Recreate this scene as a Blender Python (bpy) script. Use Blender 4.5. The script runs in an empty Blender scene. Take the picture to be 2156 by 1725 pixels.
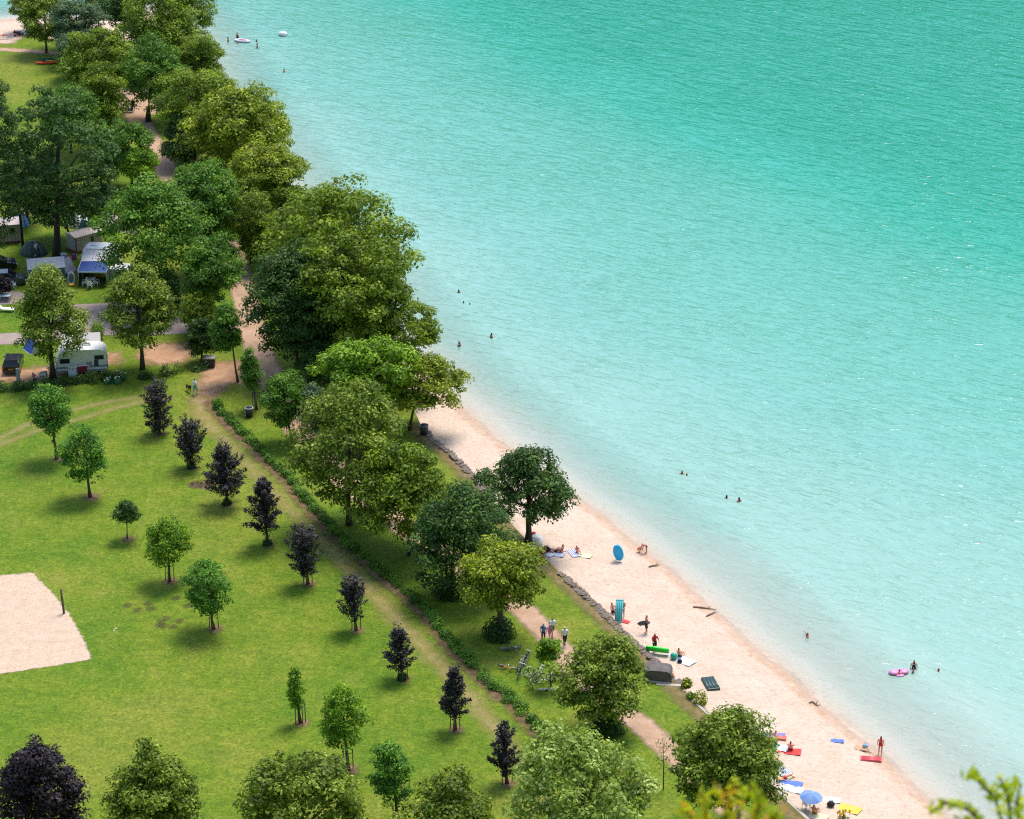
import bpy, bmesh, math, random
import numpy as np
from mathutils import Vector, Matrix, geometry

# ------------------------------------------------------------------ camera, world, sun, exposure
scene = bpy.context.scene
COL = scene.collection
R = math.radians
CAM_H, PITCH, FPX, CX, CY = 107.5, R(24.0), 5813.0, 1078.0, 862.5   # viewpoint on the hillside
cam_data = bpy.data.cameras.new('camera')
cam_data.sensor_width = 36.0
cam_data.lens = FPX / 2156.0 * 36.0
cam_data.clip_start, cam_data.clip_end = 0.5, 9000.0
cam_data.dof.use_dof = True
cam_data.dof.focus_distance = 262.0
cam_data.dof.aperture_fstop = 4.0
cam = bpy.data.objects.new('camera', cam_data)
COL.objects.link(cam)
cam.location = (0, 0, CAM_H)
cam.rotation_euler = (R(90) - PITCH, 0, 0)
scene.camera = cam

SUN_EL, SUN_AZ = R(66.0), R(28.0)           # azimuth measured from +Y towards +X
world = bpy.data.worlds.new('World')
scene.world = world
world.use_nodes = True
wn = world.node_tree
bg = wn.nodes['Background']
sky = wn.nodes.new('ShaderNodeTexSky')
sky.sky_type = 'NISHITA'
sky.sun_disc = False
sky.sun_elevation = SUN_EL
sky.sun_rotation = SUN_AZ
sky.altitude = 500
sky.air_density = 1.0
sky.dust_density = 2.0
sky.ozone_density = 1.0
wn.links.new(sky.outputs[0], bg.inputs[0])
bg.inputs[1].default_value = 0.15
sun_data = bpy.data.lights.new('sun', 'SUN')
sun_data.energy = 2.2
sun_data.angle = R(22.0)
sun_data.color = (1.0, 0.93, 0.82)
sun = bpy.data.objects.new('sun', sun_data)
COL.objects.link(sun)
sd_ = Vector((math.sin(SUN_AZ) * math.cos(SUN_EL), math.cos(SUN_AZ) * math.cos(SUN_EL), math.sin(SUN_EL)))
sun.rotation_euler = sd_.to_track_quat('Z', 'Y').to_euler()
sun.location = (0, 200, 300)
vs = scene.view_settings
vs.view_transform = 'Standard'
vs.look = 'None'
vs.gamma = 1.0
vs.use_curve_mapping = False
vs.exposure = 0.96
scene.cycles.max_bounces = 4
scene.cycles.diffuse_bounces = 2
scene.cycles.glossy_bounces = 2
scene.cycles.transmission_bounces = 3
scene.cycles.transparent_max_bounces = 8
scene.cycles.filter_width = 1.2
scene.cycles.use_denoising = False
scene.cycles.sample_clamp_direct = 2.5
scene.cycles.sample_clamp_indirect = 3.0
scene.cycles.caustics_reflective = False
scene.cycles.caustics_refractive = False

# ------------------------------------------------------------------ surveying helpers
cp, sp = math.cos(PITCH), math.sin(PITCH)
def ray(vx, vy):
    x, y = vx - CX, -(vy - CY)
    return Vector((x, y * sp + FPX * cp, y * cp - FPX * sp))
def at(vx, vy, z=0.0):                      # point of the level plane z
    d = ray(vx, vy)
    t = (z - CAM_H) / d.z
    return Vector((d.x * t, d.y * t, z))
def upright(vx, vy, Y):                     # point of the upright plane at distance Y
    d = ray(vx, vy)
    t = Y / d.y
    return Vector((d.x * t, Y, CAM_H + d.z * t))
def pxm(P):                                 # pixels per metre at a point
    return FPX / (P.y * cp - (P.z - CAM_H) * sp)

def seg_d(P, pts, closed=False):
    P = np.asarray(P, float); pts = np.asarray(pts, float)
    n = len(pts); best = np.full(len(P), 1e18); bt = np.zeros(len(P))
    for i in range(n if closed else n - 1):
        a, b = pts[i], pts[(i + 1) % n]
        ab = b - a; L = ab @ ab + 1e-12
        t = np.clip(((P - a) @ ab) / L, 0, 1)
        d = np.sum((P - a - t[:, None] * ab) ** 2, 1)
        m = d < best
        best[m] = d[m]; bt[m] = (i + t)[m]
    return np.sqrt(best), bt
def inside(P, poly):
    P = np.asarray(P, float); poly = np.asarray(poly, float)
    c = np.zeros(len(P), bool); n = len(poly)
    for i in range(n):
        x1, y1 = poly[i]; x2, y2 = poly[(i + 1) % n]
        if y1 == y2: continue
        m = ((y1 > P[:, 1]) != (y2 > P[:, 1])) & (P[:, 0] < (x2 - x1) * (P[:, 1] - y1) / (y2 - y1) + x1)
        c ^= m
    return c
def poly_sd(P, poly):
    d, _ = seg_d(P, poly, True)
    return np.where(inside(P, poly), d, -d)

# ------------------------------------------------------------------ objects
def prop(o, label=None, cat=None, group=None, kind=None):
    if label: o['label'] = label
    if cat: o['category'] = cat
    if group: o['group'] = group
    if kind: o['kind'] = kind
    return o
def thing(name, label, cat, loc=(0, 0, 0), rz=0.0, group=None):
    o = bpy.data.objects.new(name, None)
    COL.objects.link(o)
    o.empty_display_size = 0.3
    o.location = loc; o.rotation_euler = (0, 0, rz)
    return prop(o, label, cat, group)
def link_mesh(name, me, mat=None, parent=None, loc=None, rot=None, scale=None):
    o = bpy.data.objects.new(name, me)
    COL.objects.link(o)
    if parent is not None: o.parent = parent
    if loc is not None: o.location = loc
    if rot is not None: o.rotation_euler = rot
    if scale is not None: o.scale = scale
    if mat is not None:
        if len(me.materials) == 0: me.materials.append(mat)
        elif me.materials[0] is not mat:
            o.material_slots[0].link = 'OBJECT'; o.material_slots[0].material = mat
    return o
def np_mesh(name, V, F):
    V = np.asarray(V, np.float32); F = np.asarray(F, np.int32)
    k = F.shape[1]
    me = bpy.data.meshes.new(name)
    me.vertices.add(len(V)); me.vertices.foreach_set('co', V.ravel())
    me.loops.add(F.size); me.loops.foreach_set('vertex_index', F.ravel())
    me.polygons.add(len(F))
    me.polygons.foreach_set('loop_start', np.arange(0, F.size, k, dtype=np.int32))
    me.update(calc_edges=True)
    return me
class MB:
    def __init__(s): s.v = []; s.f = []; s.smooth = []
    def add(s, V, F, M=None, smooth=False):
        n = len(s.v)
        for p in V:
            p = Vector(p)
            s.v.append(M @ p if M is not None else p)
        for f in F:
            s.f.append([i + n for i in f]); s.smooth.append(smooth)
        return s
    def box(s, c, d, rot=(0, 0, 0), taper=1.0):
        M = Matrix.Translation(c) @ Matrix.Rotation(rot[2], 4, 'Z') @ Matrix.Rotation(rot[1], 4, 'Y') @ Matrix.Rotation(rot[0], 4, 'X')
        x, y, z = d[0] / 2, d[1] / 2, d[2] / 2; t = taper
        V = [(-x, -y, -z), (x, -y, -z), (x, y, -z), (-x, y, -z), (-x * t, -y * t, z), (x * t, -y * t, z), (x * t, y * t, z), (-x * t, y * t, z)]
        return s.add(V, [(3, 2, 1, 0), (4, 5, 6, 7), (0, 1, 5, 4), (1, 2, 6, 5), (2, 3, 7, 6), (3, 0, 4, 7)], M)
    def tube(s, pts, rad, n=6, caps=True):
        pts = [Vector(p) for p in pts]
        if not hasattr(rad, '__len__'): rad = [rad] * len(pts)
        V = []; F = []
        for i, p in enumerate(pts):
            d = (pts[min(i + 1, len(pts) - 1)] - pts[max(i - 1, 0)]).normalized()
            a = d.orthogonal() if abs(d.z) > 0.99 else d.cross(Vector((0, 0, 1)))
            a.normalize(); b = d.cross(a)
            for k in range(n):
                t = 2 * math.pi * k / n
                V.append(p + (a * math.cos(t) + b * math.sin(t)) * rad[i])
        for i in range(len(pts) - 1):
            for k in range(n):
                F.append((i * n + k, i * n + (k + 1) % n, (i + 1) * n + (k + 1) % n, (i + 1) * n + k))
        if caps:
            F.append(tuple(range(n)))
            F.append(tuple(reversed(range((len(pts) - 1) * n, len(pts) * n))))
        return s.add(V, F, None, True)
    def ell(s, c, r, nu=10, nv=6, rz=0.0, zcut=-1.0, M=None):
        V = []; F = []
        ph0 = math.asin(max(-1, zcut))
        for j in range(nv + 1):
            ph = ph0 + (math.pi / 2 - ph0) * j / nv
            for i in range(nu):
                th = 2 * math.pi * i / nu
                V.append((r[0] * math.cos(ph) * math.cos(th), r[1] * math.cos(ph) * math.sin(th), r[2] * math.sin(ph)))
        for j in range(nv):
            for i in range(nu):
                F.append((j * nu + i, j * nu + (i + 1) % nu, (j + 1) * nu + (i + 1) % nu, (j + 1) * nu + i))
        MM = Matrix.Translation(c) @ Matrix.Rotation(rz, 4, 'Z')
        if M is not None: MM = MM @ M
        return s.add(V, F, MM, True)
    def prism(s, prof, y0, y1, inset=0.0):   # profile in x-z, extruded along y; inset shrinks both ends a little for a rounded edge
        n = len(prof)
        cx = sum(p[0] for p in prof) / n; cz = sum(p[1] for p in prof) / n
        V = []
        rings = [(y0, 1 - inset), (y0 + (0.12 if inset else 0), 1), (y1 - (0.12 if inset else 0), 1), (y1, 1 - inset)] if inset else [(y0, 1), (y1, 1)]
        for y, k in rings:
            for px, pz in prof: V.append((cx + (px - cx) * k, y, cz + (pz - cz) * k))
        F = []
        for j in range(len(rings) - 1):
            for i in range(n): F.append((j * n + i, j * n + (i + 1) % n, (j + 1) * n + (i + 1) % n, (j + 1) * n + i))
        F.append(tuple(reversed(range(n)))); F.append(tuple(range((len(rings) - 1) * n, len(rings) * n)))
        return s.add(V, F)
    def ring(s, c, r, t, M=None, n=18, m=5):
        V = []; F = []
        for i in range(n):
            a = 2 * math.pi * i / n
            for j in range(m):
                b = 2 * math.pi * j / m
                V.append(((r + t * math.cos(b)) * math.cos(a), t * math.sin(b), (r + t * math.cos(b)) * math.sin(a)))
        for i in range(n):
            for j in range(m):
                F.append((i * m + j, i * m + (j + 1) % m, ((i + 1) % n) * m + (j + 1) % m, ((i + 1) % n) * m + j))
        MM = Matrix.Translation(c)
        if M is not None: MM = MM @ M
        return s.add(V, F, MM, True)
    def mesh(s, name):
        me = bpy.data.meshes.new(name)
        me.from_pydata([tuple(p) for p in s.v], [], s.f)
        me.polygons.foreach_set('use_smooth', s.smooth)
        bm = bmesh.new(); bm.from_mesh(me)
        bmesh.ops.recalc_face_normals(bm, faces=bm.faces)
        bm.to_mesh(me); bm.free()
        me.update()
        return me
    def build(s, name, mat, parent=None, loc=None, rot=None, bevel=0.0):
        me = s.mesh(name)
        if bevel:
            bm = bmesh.new(); bm.from_mesh(me)
            bmesh.ops.bevel(bm, geom=list(bm.edges), offset=bevel, segments=2, affect='EDGES', profile=0.6)
            bm.to_mesh(me); bm.free()
        return link_mesh(name, me, mat, parent, loc, rot)

# ------------------------------------------------------------------ materials
def new_mat(name):
    m = bpy.data.materials.new(name); m.use_nodes = True
    nt = m.node_tree
    return m, nt, nt.nodes['Principled BSDF'], nt.nodes['Material Output']
def nd(nt, typ, **kw):
    n = nt.nodes.new(typ)
    for k, v in kw.items():
        if isinstance(k, str) and hasattr(n, k): setattr(n, k, v)
    return n
def noise(nt, vec, scale, detail=3, rough=0.55, dist=0.0):
    n = nt.nodes.new('ShaderNodeTexNoise')
    n.inputs['Scale'].default_value = scale; n.inputs['Detail'].default_value = detail
    n.inputs['Roughness'].default_value = rough; n.inputs['Distortion'].default_value = dist
    if vec is not None: nt.links.new(vec, n.inputs['Vector'])
    return n.outputs['Fac']
def ramp(nt, fac, stops, interp='LINEAR'):
    n = nt.nodes.new('ShaderNodeValToRGB'); n.color_ramp.interpolation = interp
    el = n.color_ramp.elements
    while len(el) < len(stops): el.new(0.5)
    for e, (p, c) in zip(el, stops):
        e.position = p
        e.color = (c, c, c, 1) if not hasattr(c, '__len__') else (c[0], c[1], c[2], 1)
    nt.links.new(fac, n.inputs[0])
    return n.outputs[0]
def mixc(nt, fac, a, b, mode='MIX'):
    n = nt.nodes.new('ShaderNodeMix'); n.data_type = 'RGBA'; n.blend_type = mode
    if hasattr(fac, 'links'): nt.links.new(fac, n.inputs[0])
    else: n.inputs[0].default_value = fac
    for i, c in ((6, a), (7, b)):
        if hasattr(c, 'links'): nt.links.new(c, n.inputs[i])
        else: n.inputs[i].default_value = (c[0], c[1], c[2], 1)
    return n.outputs[2]
def mth(nt, op, a, b=None, clamp=False):
    n = nt.nodes.new('ShaderNodeMath'); n.operation = op; n.use_clamp = clamp
    for i, c in ((0, a), (1, b)):
        if c is None: continue
        if hasattr(c, 'links'): nt.links.new(c, n.inputs[i])
        else: n.inputs[i].default_value = c
    return n.outputs[0]
def objco(nt): return nt.nodes.new('ShaderNodeTexCoord').outputs['Object']
def bump(nt, h, strength, dist, base=None):
    n = nt.nodes.new('ShaderNodeBump')
    n.inputs['Strength'].default_value = strength; n.inputs['Distance'].default_value = dist
    nt.links.new(h, n.inputs['Height'])
    if base is not None: nt.links.new(base, n.inputs['Normal'])
    return n.outputs[0]
PLAIN = {}
def plain(name, c, rough=0.7, metal=0.0, var=0.15, scale=6.0, coat=0.0):
    key = (name, tuple(c), rough)
    if key in PLAIN: return PLAIN[key]
    m, nt, b, out = new_mat(name)
    f = noise(nt, objco(nt), scale, 3)
    col = mixc(nt, ramp(nt, f, [(0.3, 0.0), (0.7, 1.0)]), [x * (1 - var) for x in c], [min(1, x * (1 + var)) for x in c])
    nt.links.new(col, b.inputs['Base Color'])
    b.inputs['Roughness'].default_value = rough; b.inputs['Metallic'].default_value = metal
    b.inputs['Coat Weight'].default_value = coat
    PLAIN[key] = m
    return m
def leaf_mat(name, c1, c2, c3=None, trans=0.36):
    m, nt, b, out = new_mat(name)
    a = nd(nt, 'ShaderNodeAttribute'); a.attribute_name = 'tint'
    stops = [(0.0, c1), (1.0, c2)] if c3 is None else [(0.0, c1), (0.6, c2), (1.0, c3)]
    col = ramp(nt, a.outputs['Fac'], stops)
    nt.links.new(col, b.inputs['Base Color'])
    b.inputs['Roughness'].default_value = 0.55
    b.inputs['Specular IOR Level'].default_value = 0.3
    tr = nd(nt, 'ShaderNodeBsdfTranslucent')
    tc = mixc(nt, 1.0, col, (1.0, 0.95, 0.45), 'MULTIPLY')
    nt.links.new(tc, tr.inputs['Color'])
    mx = nd(nt, 'ShaderNodeMixShader'); mx.inputs[0].default_value = trans
    nt.links.new(b.outputs[0], mx.inputs[1]); nt.links.new(tr.outputs[0], mx.inputs[2])
    nt.links.new(mx.outputs[0], out.inputs['Surface'])
    return m
def bark_mat(name, c):
    m, nt, b, out = new_mat(name)
    mp = nd(nt, 'ShaderNodeMapping'); mp.inputs['Scale'].default_value = (1, 1, 0.25)
    nt.links.new(objco(nt), mp.inputs[0])
    f = noise(nt, mp.outputs[0], 9, 4, 0.7)
    nt.links.new(ramp(nt, f, [(0.3, [x * 0.6 for x in c]), (0.7, [x * 1.3 for x in c])]), b.inputs['Base Color'])
    nt.links.new(bump(nt, f, 0.8, 0.04), b.inputs['Normal'])
    b.inputs['Roughness'].default_value = 0.9
    return m

def grass_mat():
    m, nt, b, out = new_mat('lawn_grass')
    co = objco(nt)
    big = noise(nt, co, 0.055, 4, 0.6)
    mid = noise(nt, co, 0.33, 5, 0.65)
    sml = noise(nt, co, 1.5, 5, 0.8)
    fin = noise(nt, co, 4.2, 4, 0.85)
    c = ramp(nt, mid, [(0.30, (0.054, 0.124, 0.008)), (0.45, (0.106, 0.182, 0.012)), (0.56, (0.160, 0.210, 0.020)), (0.70, (0.225, 0.228, 0.045))])
    c2 = ramp(nt, big, [(0.36, (0.073, 0.158, 0.009)), (0.52, (0.134, 0.196, 0.014)), (0.64, (0.215, 0.224, 0.038))])
    c = mixc(nt, 0.5, c, c2)
    c = mixc(nt, ramp(nt, sml, [(0.34, 0.0), (0.66, 0.85)]), mixc(nt, 1.0, c, (0.60, 0.70, 0.5), 'MULTIPLY'), mixc(nt, 1.0, c, (1.40, 1.26, 1.3), 'MULTIPLY'))
    c = mixc(nt, ramp(nt, fin, [(0.36, 0.0), (0.64, 1.0)]), mixc(nt, 1.0, c, (0.55, 0.64, 0.45), 'MULTIPLY'), mixc(nt, 1.0, c, (1.40, 1.32, 1.4), 'MULTIPLY'))
    nt.links.new(c, b.inputs['Base Color'])
    b.inputs['Roughness'].default_value = 0.85
    b.inputs['Specular IOR Level'].default_value = 0.15
    nt.links.new(bump(nt, fin, 0.5, 0.08, bump(nt, sml, 0.4, 0.25)), b.inputs['Normal'])
    return m
def soil_mat(name, stops, scale=1.2, edge=0.35, amp=1.2, nscale=1.3, grit=12.0, maxa=1.0, bumpd=0.05):
    """bare ground laid over the lawn, its ragged edge growing out of the grass"""
    m, nt, b, out = new_mat(name)
    co = objco(nt)
    f = noise(nt, co, scale, 5, 0.7)
    g = noise(nt, co, grit, 3, 0.8)
    c = ramp(nt, f, stops)
    c = mixc(nt, ramp(nt, g, [(0.35, 0.0), (0.7, 1.0)]), mixc(nt, 1.0, c, (0.82, 0.82, 0.82), 'MULTIPLY'), mixc(nt, 1.0, c, (1.12, 1.12, 1.12), 'MULTIPLY'))
    nt.links.new(c, b.inputs['Base Color'])
    b.inputs['Roughness'].default_value = 0.95; b.inputs['Specular IOR Level'].default_value = 0.1
    nt.links.new(bump(nt, g, 0.5, bumpd), b.inputs['Normal'])
    a = nd(nt, 'ShaderNodeAttribute'); a.attribute_name = 'sd'
    e = noise(nt, co, nscale, 5, 0.75)
    e = mth(nt, 'MULTIPLY', mth(nt, 'SUBTRACT', e, 0.5), amp)
    s = mth(nt, 'ADD', a.outputs['Fac'], e)
    al = mth(nt, 'MULTIPLY', mth(nt, 'DIVIDE', mth(nt, 'ADD', s, edge), 2 * edge, True), maxa)
    nt.links.new(al, b.inputs['Alpha'])
    return m
def sheet(name, parts, mat, z, cell=0.5, margin=0.8, kind='structure', zf=None, union=False):
    """parts: list of ('poly', pts) or ('strip', pts, widths); joins them into one sheet with a signed edge distance"""
    Vs, Fs, S, n0 = [], [], [], 0
    for grp in ([parts] if union else [[p] for p in parts]):
        lo, hi = np.array([1e9, 1e9]), np.array([-1e9, -1e9])
        for p in grp:
            pts = np.array([(q[0], q[1]) for q in p[1]])
            w = 0 if p[0] == 'poly' else max(np.atleast_1d(p[2])) / 2
            lo = np.minimum(lo, pts.min(0) - w - margin - cell); hi = np.maximum(hi, pts.max(0) + w + margin + cell)
        xs = np.arange(lo[0], hi[0] + cell, cell); ys = np.arange(lo[1], hi[1] + cell, cell)
        gx, gy = np.meshgrid(xs, ys)
        P = np.stack([gx.ravel(), gy.ravel()], 1)
        sd = np.full(len(P), -1e9)
        for p in grp:
            pts = np.array([(q[0], q[1]) for q in p[1]])
            if p[0] == 'poly': s1 = poly_sd(P, pts)
            else:
                d, t = seg_d(P, pts)
                s1 = np.interp(t, np.arange(len(pts)), np.broadcast_to(p[2], len(pts))) / 2 - d
            sd = np.maximum(sd, s1)
        nx, ny = len(xs), len(ys)
        idx = np.arange(nx * ny).reshape(ny, nx)
        Q = np.stack([idx[:-1, :-1], idx[:-1, 1:], idx[1:, 1:], idx[1:, :-1]], -1).reshape(-1, 4)
        keep = (sd[Q] > -margin).any(1)
        Q = Q[keep]
        used = np.unique(Q); rm = np.full(nx * ny, -1); rm[used] = np.arange(len(used))
        Vs.append(P[used]); S.append(sd[used]); Fs.append(rm[Q] + n0); n0 += len(used)
    P = np.concatenate(Vs)
    zz = np.full(len(P), z) if zf is None else zf(P) + z
    me = np_mesh(name, np.column_stack([P, zz]), np.concatenate(Fs))
    at_ = me.attributes.new('sd', 'FLOAT', 'POINT'); at_.data.foreach_set('value', np.concatenate(S).astype(np.float32))
    o = link_mesh(name, me, mat)
    return prop(o, kind=kind)
# ------------------------------------------------------------------ the setting
WATER_Z = -1.0
SHORE = [(2130, 1860), (2000, 1725), (1961, 1687), (1854, 1587), (1739, 1489), (1644, 1404), (1564, 1340), (1440, 1225), (1360, 1160),
         (1281, 1094), (1191, 1032), (1066, 940), (984, 869), (915, 812), (828, 720), (745, 590), (690, 505), (592, 395), (518, 295),
         (458, 205), (415, 120), (378, 45), (352, 14), (320, 20), (270, 45), (215, 42), (120, 38), (50, 40), (-60, 48), (-220, 60)]
shore = [at(x, y, WATER_Z) for x, y in SHORE]
shore2 = [(p.x, p.y) for p in shore]
n0_, n1_ = shore2[0], shore2[-1]
LAKE = [(n0_[0] + 40, 20.0)] + shore2 + [(-900, n1_[1] + 40), (-4000, 700), (-4000, 4500), (4500, 4500), (4500, 20)]
WALL = [(1905, 1930), (1760, 1785), (1700, 1728), (1650, 1682), (1590, 1610), (1500, 1515), (1445, 1464), (1400, 1412), (1330, 1350), (1250, 1272), (1180, 1207),
        (1120, 1150), (1060, 1085), (1020, 1040), (1000, 1008), (950, 957), (905, 922), (886, 895), (872, 862)]
BANK = [(842, 770), (800, 712), (728, 592), (674, 508), (577, 398), (504, 300), (445, 210), (402, 126), (366, 54), (346, 30), (318, 46), (262, 78), (200, 76),
        (110, 84), (60, 64), (36, 66), (20, 88), (-60, 80), (-220, 88)]
wall_pts = [at(x, y) for x, y in WALL]
bank_pts = [at(x, y) for x, y in BANK]

def bed_np(P):
    d = poly_sd(P, LAKE)
    return np.where(d > 0, WATER_Z - np.minimum(0.055 * d, 9.0) - 0.02, WATER_Z + np.minimum(-d * 0.055, 0.55))
def bed_z(x, y): return float(bed_np(np.array([[x, y]]))[0])
def beach(vx, vy):                           # a point of the beach or lake bed
    z = -0.7
    for _ in range(4):
        p = at(vx, vy, z); z = bed_z(p.x, p.y)
    return Vector((p.x, p.y, z))

GRASS = grass_mat()
# land sheet, flat meadow with a bank down to the lake
land = [(p.x, p.y) for p in wall_pts + bank_pts]
ring_ = [(land[0][0] + 30, 95.0)] + land + [(-900, land[-1][1] + 25), (-4000, 600), (-4000, 95)]
tri = geometry.tessellate_polygon([[Vector((x, y, 0)) for x, y in ring_]])
mb = MB(); mb.add([(x, y, 0) for x, y in ring_], tri)
skirt = len(mb.v)
ground = mb.build('ground', GRASS); prop(ground, kind='structure')
EARTH = plain('bank_earth', (0.16, 0.11, 0.06), 0.95, var=0.35, scale=3)
mb = MB()
V = []; F = []
for i, (x, y) in enumerate(land):
    V += [(x, y, -0.003), (x, y, -1.8)]
    if i: F.append((2 * i - 2, 2 * i - 1, 2 * i + 1, 2 * i))
mb.add(V, F); prop(mb.build('lake_bank', EARTH), kind='structure')
# hillside the picture is taken from
xs = np.linspace(-420, 420, 57); ys = np.concatenate([np.linspace(-160, 14, 30), np.linspace(18, 128, 30)])
gx, gy = np.meshgrid(xs, ys)
rg = np.random.default_rng(3)
hz_ = np.interp(gy, [-160, -40, -6, 0, 6, 14, 40, 90, 126, 128], [150, 122, 107.5, 105.6, 102.2, 96.0, 66, 22, 0.4, -0.6])
hz_ = hz_ + np.where((gy > 8) & (gy < 120), np.sin(gx * 0.05) * 0.5 - 0.5, 0)
idx = np.arange(gx.size).reshape(gx.shape)
Q = np.stack([idx[:-1, :-1], idx[:-1, 1:], idx[1:, 1:], idx[1:, :-1]], -1).reshape(-1, 4)
hill = link_mesh('hillside', np_mesh('hillside', np.column_stack([gx.ravel(), gy.ravel(), hz_.ravel()]), Q), GRASS)
prop(hill, kind='structure')
def hill_z(x, y):
    z = np.interp(y, [-160, -40, -6, 0, 6, 14, 40, 90, 126, 128], [150, 122, 107.5, 105.6, 102.2, 96.0, 66, 22, 0.4, -0.6])
    return float(z + (math.sin(x * 0.05) * 0.5 - 0.5 if 8 < y < 120 else 0))

# beach and lake bed in one sheet
def axis(lo, hi, step, far):
    a = np.arange(lo, hi + step, step)
    return np.concatenate([[-far, lo - 600, lo - 150, lo - 40], a, [hi + 40, hi + 150, hi + 600, far]])
xs, ys = axis(-110, 110, 1.5, 4400), axis(96, 430, 1.5, 4400)
ys = ys[(ys > 10)]
gx, gy = np.meshgrid(xs, ys); P = np.column_stack([gx.ravel(), gy.ravel()])
lake_sd = poly_sd(P, LAKE)
bz = bed_np(P)
land_in = inside(P, ring_) & (np.abs(seg_d(P, land)[0]) > 4)
idx = np.arange(gx.size).reshape(gx.shape)
Q = np.stack([idx[:-1, :-1], idx[:-1, 1:], idx[1:, 1:], idx[1:, :-1]], -1).reshape(-1, 4)
Qb = Q[~land_in[Q].all(1)]
me = np_mesh('beach', np.column_stack([P, bz]), Qb)
a_ = me.attributes.new('off', 'FLOAT', 'POINT'); a_.data.foreach_set('value', lake_sd.astype(np.float32))
def sand_mat():
    m, nt, b, out = new_mat('beach_sand')
    co = objco(nt)
    off = nd(nt, 'ShaderNodeAttribute'); off.attribute_name = 'off'
    f = noise(nt, co, 0.45, 6, 0.7); g = noise(nt, co, 2.6, 5, 0.85); h = noise(nt, co, 5.0, 3, 0.8)
    vo = nd(nt, 'ShaderNodeTexVoronoi'); vo.inputs['Scale'].default_value = 1.7; nt.links.new(co, vo.inputs['Vector'])
    pr = ramp(nt, vo.outputs['Distance'], [(0.10, 0.0), (0.30, 1.0)])          # trampled hollows
    c = ramp(nt, f, [(0.3, (0.52, 0.395, 0.300)), (0.5, (0.57, 0.45, 0.350)), (0.7, (0.60, 0.49, 0.395))])
    c = mixc(nt, ramp(nt, g, [(0.36, 0.6), (0.52, 0.0)]), c, (0.43, 0.29, 0.225))
    c = mixc(nt, ramp(nt, h, [(0.28, 0.6), (0.36, 0.0)]), c, (0.36, 0.26, 0.20))
    # debris line left by the waves: rusty leaves and twigs along the water's edge
    w = mth(nt, 'ADD', off.outputs['Fac'], mth(nt, 'MULTIPLY', mth(nt, 'SUBTRACT', noise(nt, co, 0.22, 3), 0.5), 1.6))
    line = ramp(nt, mth(nt, 'MULTIPLY', mth(nt, 'ADD', w, 3.0), 0.25), [(0.42, 0.0), (0.56, 1.0), (0.64, 0.85), (0.70, 0.0)])
    line = mth(nt, 'MULTIPLY', line, ramp(nt, noise(nt, co, 1.1, 5, 0.75), [(0.38, 0.12), (0.68, 0.8)]))
    c = mixc(nt, line, c, (0.42, 0.235, 0.125))
    damp = ramp(nt, mth(nt, 'MULTIPLY', mth(nt, 'ADD', w, 1.2), 0.5), [(0.30, 0.0), (0.48, 1.0), (0.62, 1.0), (0.75, 0.0)])
    c = mixc(nt, mth(nt, 'MULTIPLY', damp, 0.5), c, (0.36, 0.25, 0.19))
    # pale lake marl under water
    c = mixc(nt, ramp(nt, mth(nt, 'MULTIPLY', off.outputs['Fac'], 0.25), [(0.0, 0.0), (0.5, 1.0)]), c, (0.66, 0.61, 0.53))
    nt.links.new(c, b.inputs['Base Color'])
    b.inputs['Roughness'].default_value = 0.95; b.inputs['Specular IOR Level'].default_value = 0.1
    nt.links.new(bump(nt, g, 0.6, 0.12, bump(nt, pr, 0.7, 0.07)), b.inputs['Normal'])
    return m
SAND = sand_mat()
beach_o = link_mesh('beach', me, SAND); prop(beach_o, kind='structure')

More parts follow.
